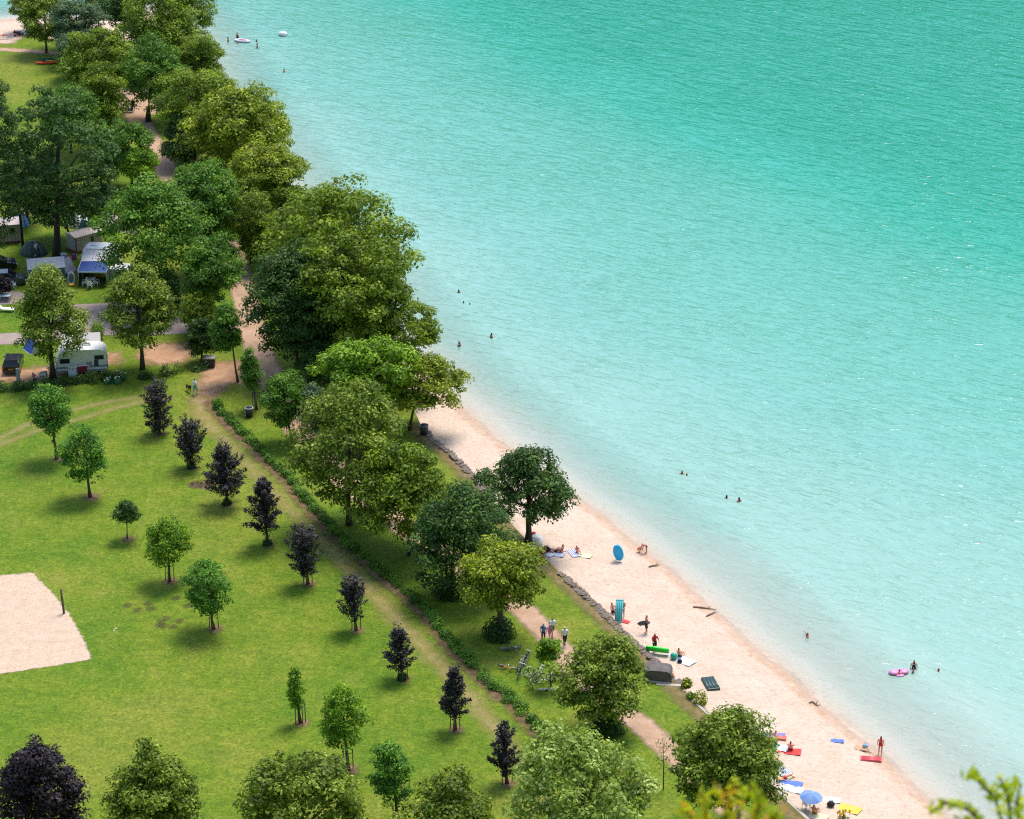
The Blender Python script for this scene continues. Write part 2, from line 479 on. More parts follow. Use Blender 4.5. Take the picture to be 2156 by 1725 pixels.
# the lake surface
Qw = Q[(lake_sd[Q] > -0.6).any(1)]
me = np_mesh('lake_water', np.column_stack([P, np.full(len(P), WATER_Z)]), Qw)
a_ = me.attributes.new('off', 'FLOAT', 'POINT'); a_.data.foreach_set('value', lake_sd.astype(np.float32))
def water_mat():
    m, nt, b, out = new_mat('lake_water')
    co = objco(nt)
    off = nd(nt, 'ShaderNodeAttribute'); off.attribute_name = 'off'
    o_ = mth(nt, 'ADD', off.outputs['Fac'], mth(nt, 'MULTIPLY', mth(nt, 'SUBTRACT', noise(nt, co, 0.035, 3), 0.5), 12.0))
    dp = nd(nt, 'ShaderNodeSeparateXYZ'); nt.links.new(co, dp.inputs[0])
    sky_fade = nd(nt, 'ShaderNodeMapRange')          # pale sky reflection painted into the nearer water, plain teal towards the far end
    for i_, v_ in ((1, 200.0), (2, 390.0), (3, 0.4), (4, 2.6)): sky_fade.inputs[i_].default_value = v_
    nt.links.new(dp.outputs[1], sky_fade.inputs[0])
    o_ = mth(nt, 'MULTIPLY', o_, sky_fade.outputs[0])
    deep = ramp(nt, mth(nt, 'DIVIDE', o_, 130.0),
                [(0.0, (0.38, 0.44, 0.375)), (0.04, (0.24, 0.41, 0.340)), (0.20, (0.15, 0.375, 0.305)), (0.32, (0.115, 0.36, 0.28)), (0.55, (0.07, 0.33, 0.24)), (0.78, (0.018, 0.305, 0.205)), (1.0, (0.006, 0.265, 0.168))])
    nt.links.new(deep, b.inputs['Base Color'])  # base colour holds the depth tint plus the painted sky reflection
    al = ramp(nt, mth(nt, 'DIVIDE', off.outputs['Fac'], 14.0), [(0.0, 0.0), (0.015, 0.18), (0.25, 0.6), (0.7, 1.0)])
    nt.links.new(al, b.inputs['Alpha'])
    b.inputs['Roughness'].default_value = 0.08
    b.inputs['IOR'].default_value = 1.4
    b.inputs['Specular IOR Level'].default_value = 0.5
    def waves(rot, sx, sy, scale, det):
        mp = nd(nt, 'ShaderNodeMapping')
        mp0 = nd(nt, 'ShaderNodeMapping'); mp0.inputs['Rotation'].default_value = (0, 0, R(rot)); mp.inputs['Scale'].default_value = (sx, sy, 1)
        nt.links.new(co, mp0.inputs[0]); nt.links.new(mp0.outputs[0], mp.inputs[0])
        return noise(nt, mp.outputs[0], scale, det, 0.5, 0.6)
    w1 = waves(40, 0.34, 1.0, 0.8, 1)
    w2 = waves(30, 0.38, 1.0, 1.6, 2)
    w3 = waves(50, 0.4, 1.0, 0.3, 1)
    lane = ramp(nt, noise(nt, co, 0.05, 3, 0.6), [(0.35, 0.6), (0.65, 1.0)])     # gusts: calmer and rougher patches
    lane = mth(nt, 'MULTIPLY', lane, ramp(nt, mth(nt, 'DIVIDE', off.outputs['Fac'], 25.0), [(0.0, 0.7), (1.0, 1.0)]))
    w1 = mth(nt, 'MULTIPLY', w1, lane); w2 = mth(nt, 'MULTIPLY', ramp(nt, w2, [(0.25, 0.0), (0.5, 0.35), (0.72, 1.0)]), lane)
    n = bump(nt, w1, 1.0, 0.265)
    n = bump(nt, w2, 1.0, 0.11, n)
    n = bump(nt, w3, 1.0, 0.14, n)
    nt.links.new(n, b.inputs['Normal'])
    return m
water = link_mesh('lake_water', me, water_mat()); prop(water, kind='structure')

# wooded hills across the lake, out of the frame but mirrored in the far water
HILLM = plain('far_forest', (0.028, 0.045, 0.018), 0.95, var=0.4, scale=0.03)
xs = np.linspace(-1500, 1700, 60); ys = np.linspace(760, 1700, 16)
gx, gy = np.meshgrid(xs, ys)
prof_ = np.interp(gy, [760, 790, 1000, 1150, 1700], [-3, 4, 185, 215, 240])
zz = prof_ * (0.95 + 0.10 * np.sin(gx * 0.006 + 1) + 0.05 * np.sin(gx * 0.017 + gy * 0.01))
idx = np.arange(gx.size).reshape(gx.shape)
Q = np.stack([idx[:-1, :-1], idx[:-1, 1:], idx[1:, 1:], idx[1:, :-1]], -1).reshape(-1, 4)
hills = link_mesh('hills', np_mesh('hills', np.column_stack([gx.ravel(), gy.ravel(), zz.ravel()]), Q), HILLM); prop(hills, kind='structure')

# bare ground over the lawn
PINK = [(0.3, (0.35, 0.225, 0.145)), (0.5, (0.44, 0.29, 0.195)), (0.7, (0.50, 0.35, 0.25))]
PATH_M = soil_mat('path_gravel', PINK, 0.6, 0.25, 0.9, 1.2, 9)
MPATH = [(262, 190), (280, 225), (300, 270), (330, 320), (352, 360), (385, 410), (440, 470), (485, 525), (505, 575), (518, 640), (532, 700), (555, 770), (590, 830), (630, 905), (700, 985),
         (760, 1040), (850, 1110), (950, 1180), (1046, 1240), (1110, 1292), (1150, 1335), (1186, 1375), (1222, 1425), (1290, 1482), (1345, 1522), (1400, 1572), (1450, 1615), (1530, 1700), (1590, 1770)]
mp_ = [at(x, y) for x, y in MPATH]
wd = np.interp(np.arange(len(mp_)), [0, 8, 11, 13, 18, 28], [3.0, 2.4, 2.8, 2.8, 2.1, 2.0])
path_parts = [('strip', mp_, wd), ('strip', [at(x, y) for x, y in [(-60, 103), (20, 105), (90, 110), (150, 116), (230, 130)]], 1.5),
              ('poly', [at(x, y) for x, y in [(250, 185), (320, 190), (345, 215), (330, 240), (285, 245), (262, 225)]])]
sheet('path', path_parts, PATH_M, 0.016, 0.5, 0.9, union=True)
ROAD_M = soil_mat('camp_road_asphalt', [(0.3, (0.27, 0.215, 0.19)), (0.5, (0.32, 0.255, 0.225)), (0.7, (0.37, 0.30, 0.265))], 0.8, 0.12, 0.4, 2.0, 14)
sheet('road', [('poly', [at(x, y) for x, y in [(-60, 706), (50, 700), (120, 672), (150, 642), (260, 636), (345, 664), (400, 672), (525, 682), (525, 704), (400, 702), (330, 706), (190, 706), (60, 724), (-60, 728)]]),
               ('poly', [at(x, y) for x, y in [(-60, 612), (40, 614), (62, 622), (62, 638), (0, 642), (-60, 642)]]),
               ('poly', [at(x, y) for x, y in [(205, 455), (230, 447), (290, 470), (290, 500), (232, 480)]])], ROAD_M, 0.012, 0.5, 0.6, union=True)
DIRT_M = soil_mat('orange_dirt', [(0.3, (0.34, 0.19, 0.10)), (0.5, (0.42, 0.245, 0.145)), (0.7, (0.47, 0.31, 0.19))], 0.9, 0.7, 2.4, 0.9, 8)
dirt = [('poly', [at(x, y) for x, y in [(310, 725), (395, 722), (405, 745), (385, 765), (320, 768), (290, 752)]]),
        ('poly', [at(x, y) for x, y in [(-60, 774), (60, 776), (125, 770), (128, 790), (60, 802), (-60, 806)]]),
        ('poly', [at(x, y) for x, y in [(225, 745), (250, 745), (250, 765), (225, 768)]]),
        ('poly', [at(x, y) for x, y in [(430, 765), (520, 760), (570, 790), (540, 810), (480, 808), (440, 850), (412, 848), (420, 810)]])]
for x, y, r in [(55, 440, 1.2), (62, 425, 1.4), (575, 560, 1.0)]:
    p = at(x, y); dirt.append(('poly', [(p.x + r * math.cos(a), p.y + r * 1.6 * math.sin(a)) for a in np.linspace(0, 6.28, 9)[:-1]]))
sheet('bare_earth', dirt, DIRT_M, 0.008, 0.5, 1.6, union=True)
SANDC = soil_mat('court_sand', [(0.3, (0.47, 0.345, 0.245)), (0.5, (0.54, 0.41, 0.30)), (0.7, (0.58, 0.455, 0.345))], 1.2, 0.10, 0.85, 1.6, 5, bumpd=0.12)
sheet('sand_court', [('poly', [at(x, y) for x, y in [(-140, 1222), (0, 1212), (68, 1206), (112, 1250), (150, 1300), (175, 1345), (194, 1389), (100, 1404), (0, 1420), (-140, 1442)]])], SANDC, 0.016, 0.4, 0.6)
TRAIL_M = soil_mat('worn_trail', [(0.3, (0.30, 0.25, 0.07)), (0.55, (0.40, 0.31, 0.13)), (0.75, (0.48, 0.37, 0.22))], 0.5, 0.8, 2.4, 0.9, 8, maxa=0.8)
tr = [at(x, y) for x, y in [(420, 842), (424, 875), (465, 920), (500, 955), (530, 985), (560, 1022), (605, 1068), (690, 1150), (770, 1232), (860, 1332), (930, 1405), (1000, 1480), (1045, 1535), (1095, 1605), (1150, 1690)]]
sheet('worn_trail', [('strip', tr, [1.6, 1.2, 0.7, 0.6, 0.7, 0.4, 0.4, 0.7, 1.1, 0.9, 0.8, 0.9, 0.8, 0.7, 0.7])], TRAIL_M, 0.012, 0.5, 1.4)
TRACK_M = soil_mat('tyre_track', [(0.3, (0.25, 0.24, 0.06)), (0.7, (0.36, 0.31, 0.13))], 0.7, 0.4, 1.0, 1.1, 8, maxa=0.75)
sheet('tyre_tracks', [('strip', [at(x, y) for x, y in pl], 0.75) for pl in
      ([(-40, 938), (0, 922), (60, 893), (140, 866), (210, 850), (275, 838), (340, 832)], [(-40, 952), (0, 936), (80, 905), (175, 880), (240, 860), (300, 846), (360, 838)])], TRACK_M, 0.004, 0.5, 1.0, union=True)
MULCH_M = soil_mat('hedge_mulch', [(0.3, (0.11, 0.065, 0.04)), (0.5, (0.19, 0.11, 0.07)), (0.72, (0.32, 0.20, 0.14))], 1.5, 0.45, 2.2, 0.7, 7, maxa=0.85)
HEDGE = [(450, 846), (470, 872), (520, 922), (560, 962), (592, 990), (650, 1058), (720, 1132), (770, 1175), (820, 1217), (870, 1260), (905, 1292), (935, 1335), (965, 1368), (1000, 1405), (1045, 1446), (1100, 1494), (1155, 1556)]
hp_ = [at(x, y) for x, y in HEDGE]
sheet('planting_strip', [('strip', [p + Vector((-0.5, -0.2, 0)) for p in hp_], 0.9)], MULCH_M, 0.02, 0.4, 1.0)
# top-left cove sand
COVE_M = soil_mat('cove_sand', [(0.3, (0.50, 0.36, 0.27)), (0.7, (0.62, 0.48, 0.39))], 0.5, 0.5, 1.5, 0.8, 7)
sheet('cove_sand', [('poly', [at(x, y) for x, y in [(215, 72), (265, 70), (325, 50), (330, 88), (300, 112), (255, 100)]]),
                    ('poly', [at(x, y) for x, y in [(-80, 84), (20, 86), (36, 68), (60, 66), (48, 78), (24, 92), (-80, 92)]])], COVE_M, 0.020, 0.5, 1.0, union=True)
# brown dry strip behind the beach wall
DRY_M = soil_mat('dry_verge', [(0.3, (0.16, 0.13, 0.05)), (0.55, (0.26, 0.19, 0.09)), (0.75, (0.36, 0.27, 0.17))], 1.2, 0.45, 1.3, 1.1, 8, maxa=0.85)
sheet('dry_verge', [('strip', [p + Vector((-0.55, -0.15, 0)) for p in wall_pts[:-1]], 1.1),
                    ('poly', [at(x, y) for x, y in [(1085, 1140), (1130, 1170), (1170, 1205), (1140, 1215), (1100, 1180), (1070, 1150)]]),
                    ('poly', [at(x, y) for x, y in [(985, 1015), (1010, 1025), (1005, 1045), (975, 1040)]])], DRY_M, 0.008, 0.4, 0.9, union=True)
# ------------------------------------------------------------------ trees
LM = {
 'linden': leaf_mat('linden_leaves', (0.039, 0.077, 0.0048), (0.185, 0.270, 0.0154), (0.527, 0.655, 0.1081)),
 'olive': leaf_mat('olive_green_leaves', (0.039, 0.076, 0.0040), (0.176, 0.274, 0.0110), (0.417, 0.540, 0.0305)),
 'dark': leaf_mat('dark_green_leaves', (0.018, 0.055, 0.0090), (0.057, 0.136, 0.0198), (0.204, 0.342, 0.0660)),
 'mid': leaf_mat('mid_green_leaves', (0.032, 0.093, 0.0080), (0.105, 0.245, 0.0154), (0.264, 0.491, 0.0480)),
 'bright': leaf_mat('bright_green_leaves', (0.055, 0.136, 0.0060), (0.198, 0.369, 0.0132), (0.432, 0.655, 0.0360)),
 'ash': leaf_mat('ash_leaves', (0.036, 0.118, 0.0120), (0.110, 0.286, 0.0242), (0.324, 0.595, 0.0480)),
 'purple': leaf_mat('purple_leaves', (0.012, 0.013, 0.0135), (0.040, 0.036, 0.0390), (0.138, 0.125, 0.1230), 0.12),
 'plum': leaf_mat('dark_plum_leaves', (0.010, 0.006, 0.0100), (0.020, 0.012, 0.0180), (0.055, 0.033, 0.0450), 0.10),
 'grey': leaf_mat('grey_green_leaves', (0.050, 0.105, 0.0400), (0.110, 0.193, 0.0800), (0.220, 0.330, 0.1600)),
 'lime': leaf_mat('plane_leaves', (0.119, 0.204, 0.0191), (0.325, 0.449, 0.0764), (0.736, 0.800, 0.3058), 0.36),
 'golden': leaf_mat('golden_green_leaves', (0.055, 0.093, 0.0040), (0.241, 0.325, 0.0132), (0.556, 0.640, 0.0382)),
}
BARK = bark_mat('bark', (0.085, 0.065, 0.048)); BARK_D = bark_mat('dark_bark', (0.045, 0.035, 0.028))
STAKE = plain('stake_wood', (0.16, 0.12, 0.085), 0.85, var=0.3)
TIE = plain('tie_strap', (0.02, 0.02, 0.02), 0.7)
NLEAF = [0]
def unit(rng, n):
    v = rng.normal(size=(n, 3)); return v / np.linalg.norm(v, axis=1)[:, None]
def leaf_cards(rng, pos, nrm, size, tint, aspect=0.62):
    n = len(pos)
    r = unit(rng, n)
    t = np.cross(nrm, r); t /= np.linalg.norm(t, axis=1)[:, None] + 1e-9
    b = np.cross(nrm, t)
    L = (size * rng.uniform(0.65, 1.35, n))[:, None]; W = L * aspect
    V = np.stack([pos - t * L * 0.5, pos + b * W * 0.5 + nrm * L * 0.10, pos + t * L * 0.5, pos - b * W * 0.5 + nrm * L * 0.10], 1).reshape(-1, 3)
    F = np.arange(4 * n).reshape(-1, 4)
    me = np_mesh('crown', V, F)
    a = me.attributes.new('tint', 'FLOAT', 'FACE'); a.data.foreach_set('value', np.clip(tint, 0, 1).astype(np.float32))
    NLEAF[0] += n
    return me
def crown_cloud(rng, Rx, hz, shape, leaf, dens, cs, hollow=0.5):
    """leaf positions in clumps through the crown's volume; returns pos, normals, tint, clump centres"""
    Rm = (Rx * Rx * hz) ** (1 / 3)
    rc0 = cs * Rm
    area = 4 * math.pi * ((2 * (Rx * hz) ** 1.6 + Rx ** 3.2) / 3) ** (1 / 1.6)
    nc = int(np.clip(1.5 * area / (rc0 * rc0 * 2.6), 16, 210))
    d = unit(rng, nc * 3)
    d = d[(d[:, 2] > -0.75) | (rng.random(len(d)) < 0.4)][:nc]; nc = len(d)
    lob = unit(rng, 7); la = rng.uniform(-0.26, 0.26, 7)
    env = 1 + (np.clip(d @ lob.T, 0, 1) ** 3 @ la)
    r = 1 - (1 - hollow) * rng.random(nc) ** 1.7
    r = r * np.where(rng.random(nc) < 0.14, rng.uniform(1.05, 1.22, nc), 1.0)     # stray boughs
    q = d * (env * r)[:, None]
    t = np.clip((q[:, 2] + 1) / 2, 0, 1.1)
    if shape == 'cone': k = np.interp(t, [0, 0.12, 0.3, 0.55, 0.8, 1.1], [0.62, 1.06, 1.08, 0.92, 0.70, 0.55])
    elif shape == 'egg': k = np.interp(t, [0, 0.3, 0.6, 1.1], [0.95, 1.05, 0.98, 0.78])
    elif shape == 'vase': k = np.interp(t, [0, 0.25, 0.5, 0.8, 1.1], [0.35, 0.72, 1.05, 1.05, 0.85])
    elif shape == 'flame': k = np.interp(t, [0, 0.2, 0.5, 0.8, 1.1], [0.6, 1.0, 1.0, 0.8, 0.6])
    elif shape == 'dome': k = np.interp(t, [0, 0.15, 0.4, 0.8, 1.1], [1.0, 1.12, 1.08, 0.95, 0.85])
    else: k = np.ones(nc)
    inner = 1 - 0.5 * rc0 / np.array([Rx, Rx, hz]).clip(rc0 * 1.4)
    c = q * np.array([Rx, Rx, hz]) * inner; c[:, :2] *= k[:, None]
    rc = rc0 * np.clip(rng.lognormal(0, 0.32, nc), 0.5, 1.7)
    n = int(min(dens * area / (leaf * leaf * 0.36), 18500))
    w = rc ** 2; ci = rng.choice(nc, n, p=w / w.sum())
    e = unit(rng, n); e[:, 2] = np.where(e[:, 2] < -0.25, -e[:, 2] * 0.7, e[:, 2])
    rr = 0.45 + 0.6 * rng.random(n)
    pos = c[ci] + e * (rc[ci] * rr)[:, None] * np.array([1, 1, 0.78])
    nrm = e * 0.95 + unit(rng, n) * 0.60 + np.array([0, 0, 0.45])
    nrm /= np.linalg.norm(nrm, axis=1)[:, None]
    ct = rng.random(nc)
    tint = 0.45 * ct[ci] + 0.55 * rng.random(n) ** 1.15
    return pos, nrm, tint, c
def tree(name, label, base, cc, a, b, leafkind='linden', shape='round', group=None, seed=0, leaf=None, dens=2.7, cs=0.27, hollow=0.5,
         stakes=0, trunk_r=None, spiky=False, suckers=0.0, bark=None, limbs=7, z0=0.0, tie=False):
    rng = np.random.default_rng(1000 + seed)
    P = at(base[0], base[1], z0)
    if base[1] < 330: a, b = a * 1.14, b * 1.14
    C = upright(cc[0], cc[1], P.y)
    s = pxm(C)
    Rx = a / s
    hz = math.sqrt(max((b / s) ** 2 - (Rx * sp) ** 2, (0.3 * b / s) ** 2)) / cp
    H = C.z + hz
    if leaf is None: leaf = float(np.clip(0.135 + 0.036 * Rx, 0.16, 0.40))
    t = thing(name, label, 'tree', P, 0.0, group)
    c0 = np.array([C.x - P.x, 0.0, C.z - P.z])
    pos, nrm, tint, cl = crown_cloud(rng, Rx, hz, shape, leaf, dens, cs, hollow)
    if spiky:                                # upswept shoots clothed with leaves, gaps between them
        nb = int(rng.integers(34, 60)); n = len(pos)
        f = np.sort(rng.random(nb)); az = np.arange(nb) * 2.4 + rng.normal(size=nb) * 0.3
        prof = {'cone': ([0, .15, .5, 1], [.9, 1.15, .75, .25]), 'vase': ([0, .3, .7, 1], [.6, 1.05, 1.0, .5]), 'egg': ([0, .3, .7, 1], [.85, 1.1, .85, .4]), 'flame': ([0, .3, .7, 1], [.6, 1.1, .8, .35])}[shape]
        L = Rx * np.interp(f, *prof) * rng.uniform(.78, 1.22, nb)
        rise = rng.uniform(.45, 1.0, nb) * L * (0.7 + 0.9 * f)
        z_ = -hz + 2 * hz * f * 0.82
        st = np.stack([np.zeros(nb), np.zeros(nb), z_], 1); en = st + np.stack([L * np.cos(az), L * np.sin(az), rise], 1)
        w = L + 0.3; bi = rng.choice(nb, n, p=w / w.sum()); u = rng.random(n) ** 0.75
        thick = (0.20 * Rx + 0.12) * (1.15 - 0.70 * u); pos_c, k_ = pos, rng.random(n) < 0.12
        pos = st[bi] * (1 - u[:, None]) + en[bi] * u[:, None] + unit(rng, n) * (thick * rng.random(n) ** 0.5)[:, None]
        pos[k_] = pos_c[k_] * np.array([0.85, 0.85, 0.9])
        tint = np.clip(0.35 * rng.random(nb)[bi] + 0.5 * rng.random(n) + 0.15 * u, 0, 1)
        cl = en
    if suckers:
        k = int(900 * suckers); e = unit(rng, k); e[:, 2] = np.abs(e[:, 2])
        pos2 = e * (suckers * rng.uniform(0.5, 1.0, k))[:, None] * np.array([1, 1, 1.25])
        smesh = leaf_cards(rng, pos2, (e + unit(rng, k) * 0.6) / 1.3, leaf * 0.9, rng.random(k) * 0.5)
        link_mesh('basal_shoots', smesh, LM['dark'], t)
    link_mesh('crown', leaf_cards(rng, pos + c0, nrm, leaf, tint), LM[leafkind], t)
    tr_ = trunk_r or (0.05 + 0.013 * H)
    mb = MB()
    top = Vector((c0[0], 0, c0[2] + hz * 0.55))
    pts, rad = [], []
    for k in range(7):
        f = k / 6
        wob = 0.0 if k in (0,) else 0.12 * tr_ * 4
        pts.append(Vector((top.x * f + rng.normal() * wob * 0.5, rng.normal() * wob * 0.5, top.z * f)))
        rad.append(tr_ * (1.45 if k == 0 else 1.0 - 0.8 * f))
    mb.tube(pts, rad, 7)
    lo = c0[2] - hz * 0.55
    for k in range(limbs):
        q = cl[rng.integers(len(cl))] + c0
        f = np.clip((max(lo, 0.25 * top.z) + rng.random() * (top.z - lo) * 0.55) / top.z, 0.2, 0.9)
        st = Vector((top.x * f, 0, top.z * f)); en = Vector(q)
        md = (st + en) / 2 + Vector((0, 0, 0.12 * (en - st).length))
        r0 = tr_ * (1 - 0.8 * f) * 0.7
        mb.tube([st, md, en], [r0, r0 * 0.6, r0 * 0.2], 5, False)
    mb.build('trunk', bark or BARK, t)
    for k in range(stakes):
        an = 2 * math.pi * k / stakes + 0.5
        x, y = 0.42 * math.cos(an), 0.42 * math.sin(an)
        m2 = MB(); m2.tube([(x, y, -0.1), (x * 0.92, y * 0.92, 1.75)], 0.038, 6)
        m2.build('stake', STAKE, t)
    if tie or stakes:
        m2 = MB(); m2.ring((0, 0, 1.62), 0.40, 0.03, Matrix.Rotation(R(90), 4, 'X'), 14, 4); m2.build('tie_band', TIE, t)
    return t, P, H

LAWN = []
def lawn(name, label, base, cc, a, b, kind, shape, group, seed, mulch=0.6, **kw):
    r = tree(name, label, base, cc, a, b, kind, shape, group, seed, **kw)
    if mulch: LAWN.append((r[1], mulch))
    return r
G1 = 'young green trees on the lawn'
lawn('young_ash_tree', 'young green tree on the lawn below the white caravan, on the tyre tracks', (120, 967), (105, 868), 48, 61, 'ash', 'vase', G1, 1, 0.75, cs=0.24, dens=2.0, limbs=9)
lawn('young_ash_tree', 'young green tree with ring of brown soil, right of and below the tyre tracks', (190, 1047), (179, 955), 46, 60, 'ash', 'egg', G1, 2, 1.0, cs=0.24, dens=2.0, limbs=9)
lawn('small_round_tree', 'smallest mop-headed dark green tree standing alone on the lawn', (268, 1135), (266, 1078), 28, 29, 'dark', 'dome', None, 3, 0.75, cs=0.3, dens=2.6, trunk_r=0.06)
lawn('young_ash_tree', 'round staked green tree on the lawn above the dark bare patches', (357, 1225), (353, 1143), 45, 54, 'bright', 'egg', G1, 4, 0.85, stakes=3, cs=0.26, dens=2.1)
lawn('young_ash_tree', 'staked green tree in mid lawn right of the dark bare patches', (450, 1325), (436, 1240), 53, 63, 'ash', 'vase', G1, 5, 0.85, stakes=3, cs=0.24, dens=2.1)
lawn('slender_sapling', 'very slender pale green sapling in a stake cage on the lawn', (633, 1523), (621, 1450), 19, 52, 'bright', 'flame', None, 6, 0.75, stakes=4, cs=0.22, dens=2.2)
lawn('young_ash_tree', 'tall bright green staked tree on the lawn beside the slender sapling', (733, 1622), (720, 1512), 50, 76, 'bright', 'egg', G1, 7, 0.95, stakes=3, cs=0.22, dens=1.9)
lawn('young_ash_tree', 'staked green tree at the bottom edge between two dark round trees', (838, 1742), (826, 1625), 45, 69, 'ash', 'egg', G1, 8, 0.9, stakes=3, cs=0.24, dens=2.1)
G2 = 'dark purple trees in a diagonal row'
PUR = [((335, 913), (331, 853), 34, 57, 'egg', 'dark purple tree farthest up the lawn, nearest the camp hedge', 3),
       ((403, 985), (401, 932), 37, 48, 'vase', 'second dark purple tree from the camp hedge, ragged twiggy top', 0),
       ((478, 1062), (471, 990), 49, 66, 'cone', 'third dark purple tree from the camp hedge, broad low skirt and pale earth beside it', 0),
       ((563, 1147), (555, 1062), 45, 66, 'cone', 'largest dark purple tree of the row, fourth from the camp hedge', 0),
       ((648, 1230), (640, 1162), 39, 55, 'vase', 'fifth dark purple tree in the row, spiky and loose', 3),
       ((750, 1328), (740, 1258), 32, 52, 'egg', 'sixth dark purple tree in the row, dense upright crown on stakes', 3),
       ((848, 1430), (839, 1362), 34, 54, 'cone', 'seventh dark purple tree in the row, pointed with wide lower branches', 3),
       ((958, 1537), (956, 1452), 36, 64, 'cone', 'eighth dark purple tree in the row, narrow and gappy on stakes', 3),
       ((1068, 1650), (1062, 1577), 33, 66, 'flame', 'dark purple tree nearest the camera in the row, beside the pale plane tree', 2)]
for i, (bs, cc, a, b, shp, lb, st) in enumerate(PUR):
    lawn('purple_tree', lb, bs, cc, a * 0.9, b, 'purple', shp, G2, 20 + i, 0.75, stakes=st, cs=0.2, dens=1.7, hollow=0.25, leaf=0.18, limbs=9, spiky=True, suckers=0.5 if i in (1, 2, 3, 6) else 0)
G3 = 'large trees along the bottom edge'
tree('plum_tree', 'large almost black plum-coloured tree in the bottom left corner', (84, 1835), (80, 1668), 93, 145, 'plum', 'cone', G3, 40, cs=0.2, dens=2.5, hollow=0.35)
tree('hornbeam_tree', 'dark green pointed tree second from the left along the bottom edge', (330, 1840), (328, 1690), 104, 126, 'linden', 'cone', G3, 41, cs=0.2, dens=2.7)
tree('hornbeam_tree', 'broad dark olive two-topped tree at the bottom edge below the slender sapling', (640, 1850), (638, 1705), 124, 130, 'linden', 'dome', G3, 42, cs=0.2, dens=2.7)
tree('hornbeam_tree', 'dark brownish green tree at the bottom edge left of the pale plane tree', (945, 1850), (942, 1738), 100, 116, 'linden', 'dome', G3, 43, cs=0.2, dens=2.7)
tree('plane_tree', 'big pale lime green leafy tree at the bottom edge', (1232, 1880), (1226, 1680), 158, 150, 'lime', 'dome', G3, 44, cs=0.17, dens=2.0, leaf=0.30, limbs=12)
tree('linden_tree', 'dense dark green tree on the beach edge at bottom right behind the parasol', (1540, 1772), (1532, 1612), 116, 122, 'linden', 'egg', G3, 45, cs=0.2, dens=2.9)
G4 = 'park trees along the gravel path'
tree('linden_tree', 'dark round tree standing between the bicycles and the concrete block', (1279, 1540), (1272, 1430), 96, 95, 'linden', 'dome', G4, 50, cs=0.22, suckers=1.5, trunk_r=0.32)
tree('young_linden_tree', 'little lime green tree with the bicycles around its stem', (1160, 1445), (1155, 1373), 27, 33, 'bright', 'round', None, 51, cs=0.3, dens=2.6, trunk_r=0.05)
tree('maple_tree', 'yellow-green tree leaning over the path just before the walking family', (1050, 1340), (1057, 1215), 95, 90, 'golden', 'round', G4, 52, cs=0.22, suckers=1.5, trunk_r=0.33)
tree('linden_tree', 'dark tree with foliage down to the ground, left of the yellow-green path tree', (946, 1252), (965, 1125), 97, 122, 'dark', 'dome', G4, 53, cs=0.22, suckers=1.6)
tree('linden_tree', 'round olive tree between the dark low-hanging tree and the largest linden', (862, 1168), (852, 1042), 100, 116, 'olive', 'dome', G4, 54, cs=0.2)
tree('linden_tree', 'largest domed linden beside the hedge, below the overhanging beach tree', (735, 1105), (736, 945), 122, 156, 'linden', 'dome', G4, 55, cs=0.18)
tree('beach_oak_tree', 'lone dark green tree with bare trunk standing on the beach edge', (1112, 1146), (1112, 1032), 91, 96, 'dark', 'egg', None, 56, cs=0.22, dens=2.0, trunk_r=0.30, bark=BARK_D, limbs=11)
tree('staked_tree', 'staked mid-green tree beside the start of the hedge, near the litter bin', (612, 930), (598, 848), 48, 58, 'mid', 'vase', None, 57, cs=0.25, stakes=3)
tree('young_linden_tree', 'grey-green tree half hidden behind the largest linden', (668, 940), (662, 862), 36, 55, 'grey', 'egg', None, 58, cs=0.26)
tree('slender_tree', 'narrow staked column tree right of the dirt path junction', (540, 862), (527, 784), 22, 53, 'mid', 'flame', None, 59, cs=0.3, stakes=3)
tree('slender_tree', 'narrow upright tree with thin bare stem beside the dark waste container', (501, 804), (478, 690), 36, 66, 'mid', 'flame', None, 60, cs=0.26, trunk_r=0.11)
G5 = 'tall trees lining the lake shore'
tree('plane_tree', 'yellow-green tree reaching right over the head of the beach', (800, 905), (772, 785), 106, 96, 'bright', 'round', G5, 61, cs=0.2)
tree('maple_tree', 'golden-tipped low spreading tree overhanging the start of the beach', (862, 905), (890, 808), 88, 72, 'golden', 'dome', G5, 62, cs=0.2, dens=2.2)
tree('plane_tree', 'dark round shore tree directly below the giant tree, right side', (865, 815), (846, 705), 74, 72, 'olive', 'round', G5, 63, cs=0.22)
tree('young_plane_tree', 'small pale green treetop between the giant tree and the golden one', (748, 790), (738, 690), 46, 50, 'mid', 'round', G5, 64, cs=0.26)
tree('plane_tree', 'giant domed shore tree, largest crown in the picture', (705, 735), (706, 512), 152, 142, 'olive', 'dome', G5, 65, cs=0.17, dens=2.9)
tree('plane_tree', 'dark lower tree under the left of the giant crown, beside the path', (628, 788), (612, 632), 92, 118, 'dark', 'egg', G5, 66, cs=0.2)
tree('plane_tree', 'dark lower tree under the right of the giant crown, near the water', (690, 806), (752, 620), 118, 112, 'olive', 'round', G5, 67, cs=0.2)
tree('plane_tree', 'tree with a tall dark trunk at the path bend below the giant crown', (655, 806), (640, 672), 66, 84, 'dark', 'round', G5, 68, cs=0.22, trunk_r=0.30, bark=BARK_D)
tree('plane_tree', 'golden shore tree next above the giant tree', (575, 470), (556, 356), 80, 58, 'golden', 'dome', G5, 69, cs=0.22)
tree('plane_tree', 'broad golden-olive shore tree halfway up the row', (500, 400), (494, 262), 120, 88, 'golden', 'dome', G5, 70, cs=0.19)
tree('plane_tree', 'olive shore tree just beyond the broad golden one', (410, 335), (402, 222), 72, 82, 'olive', 'round', G5, 71, cs=0.22)
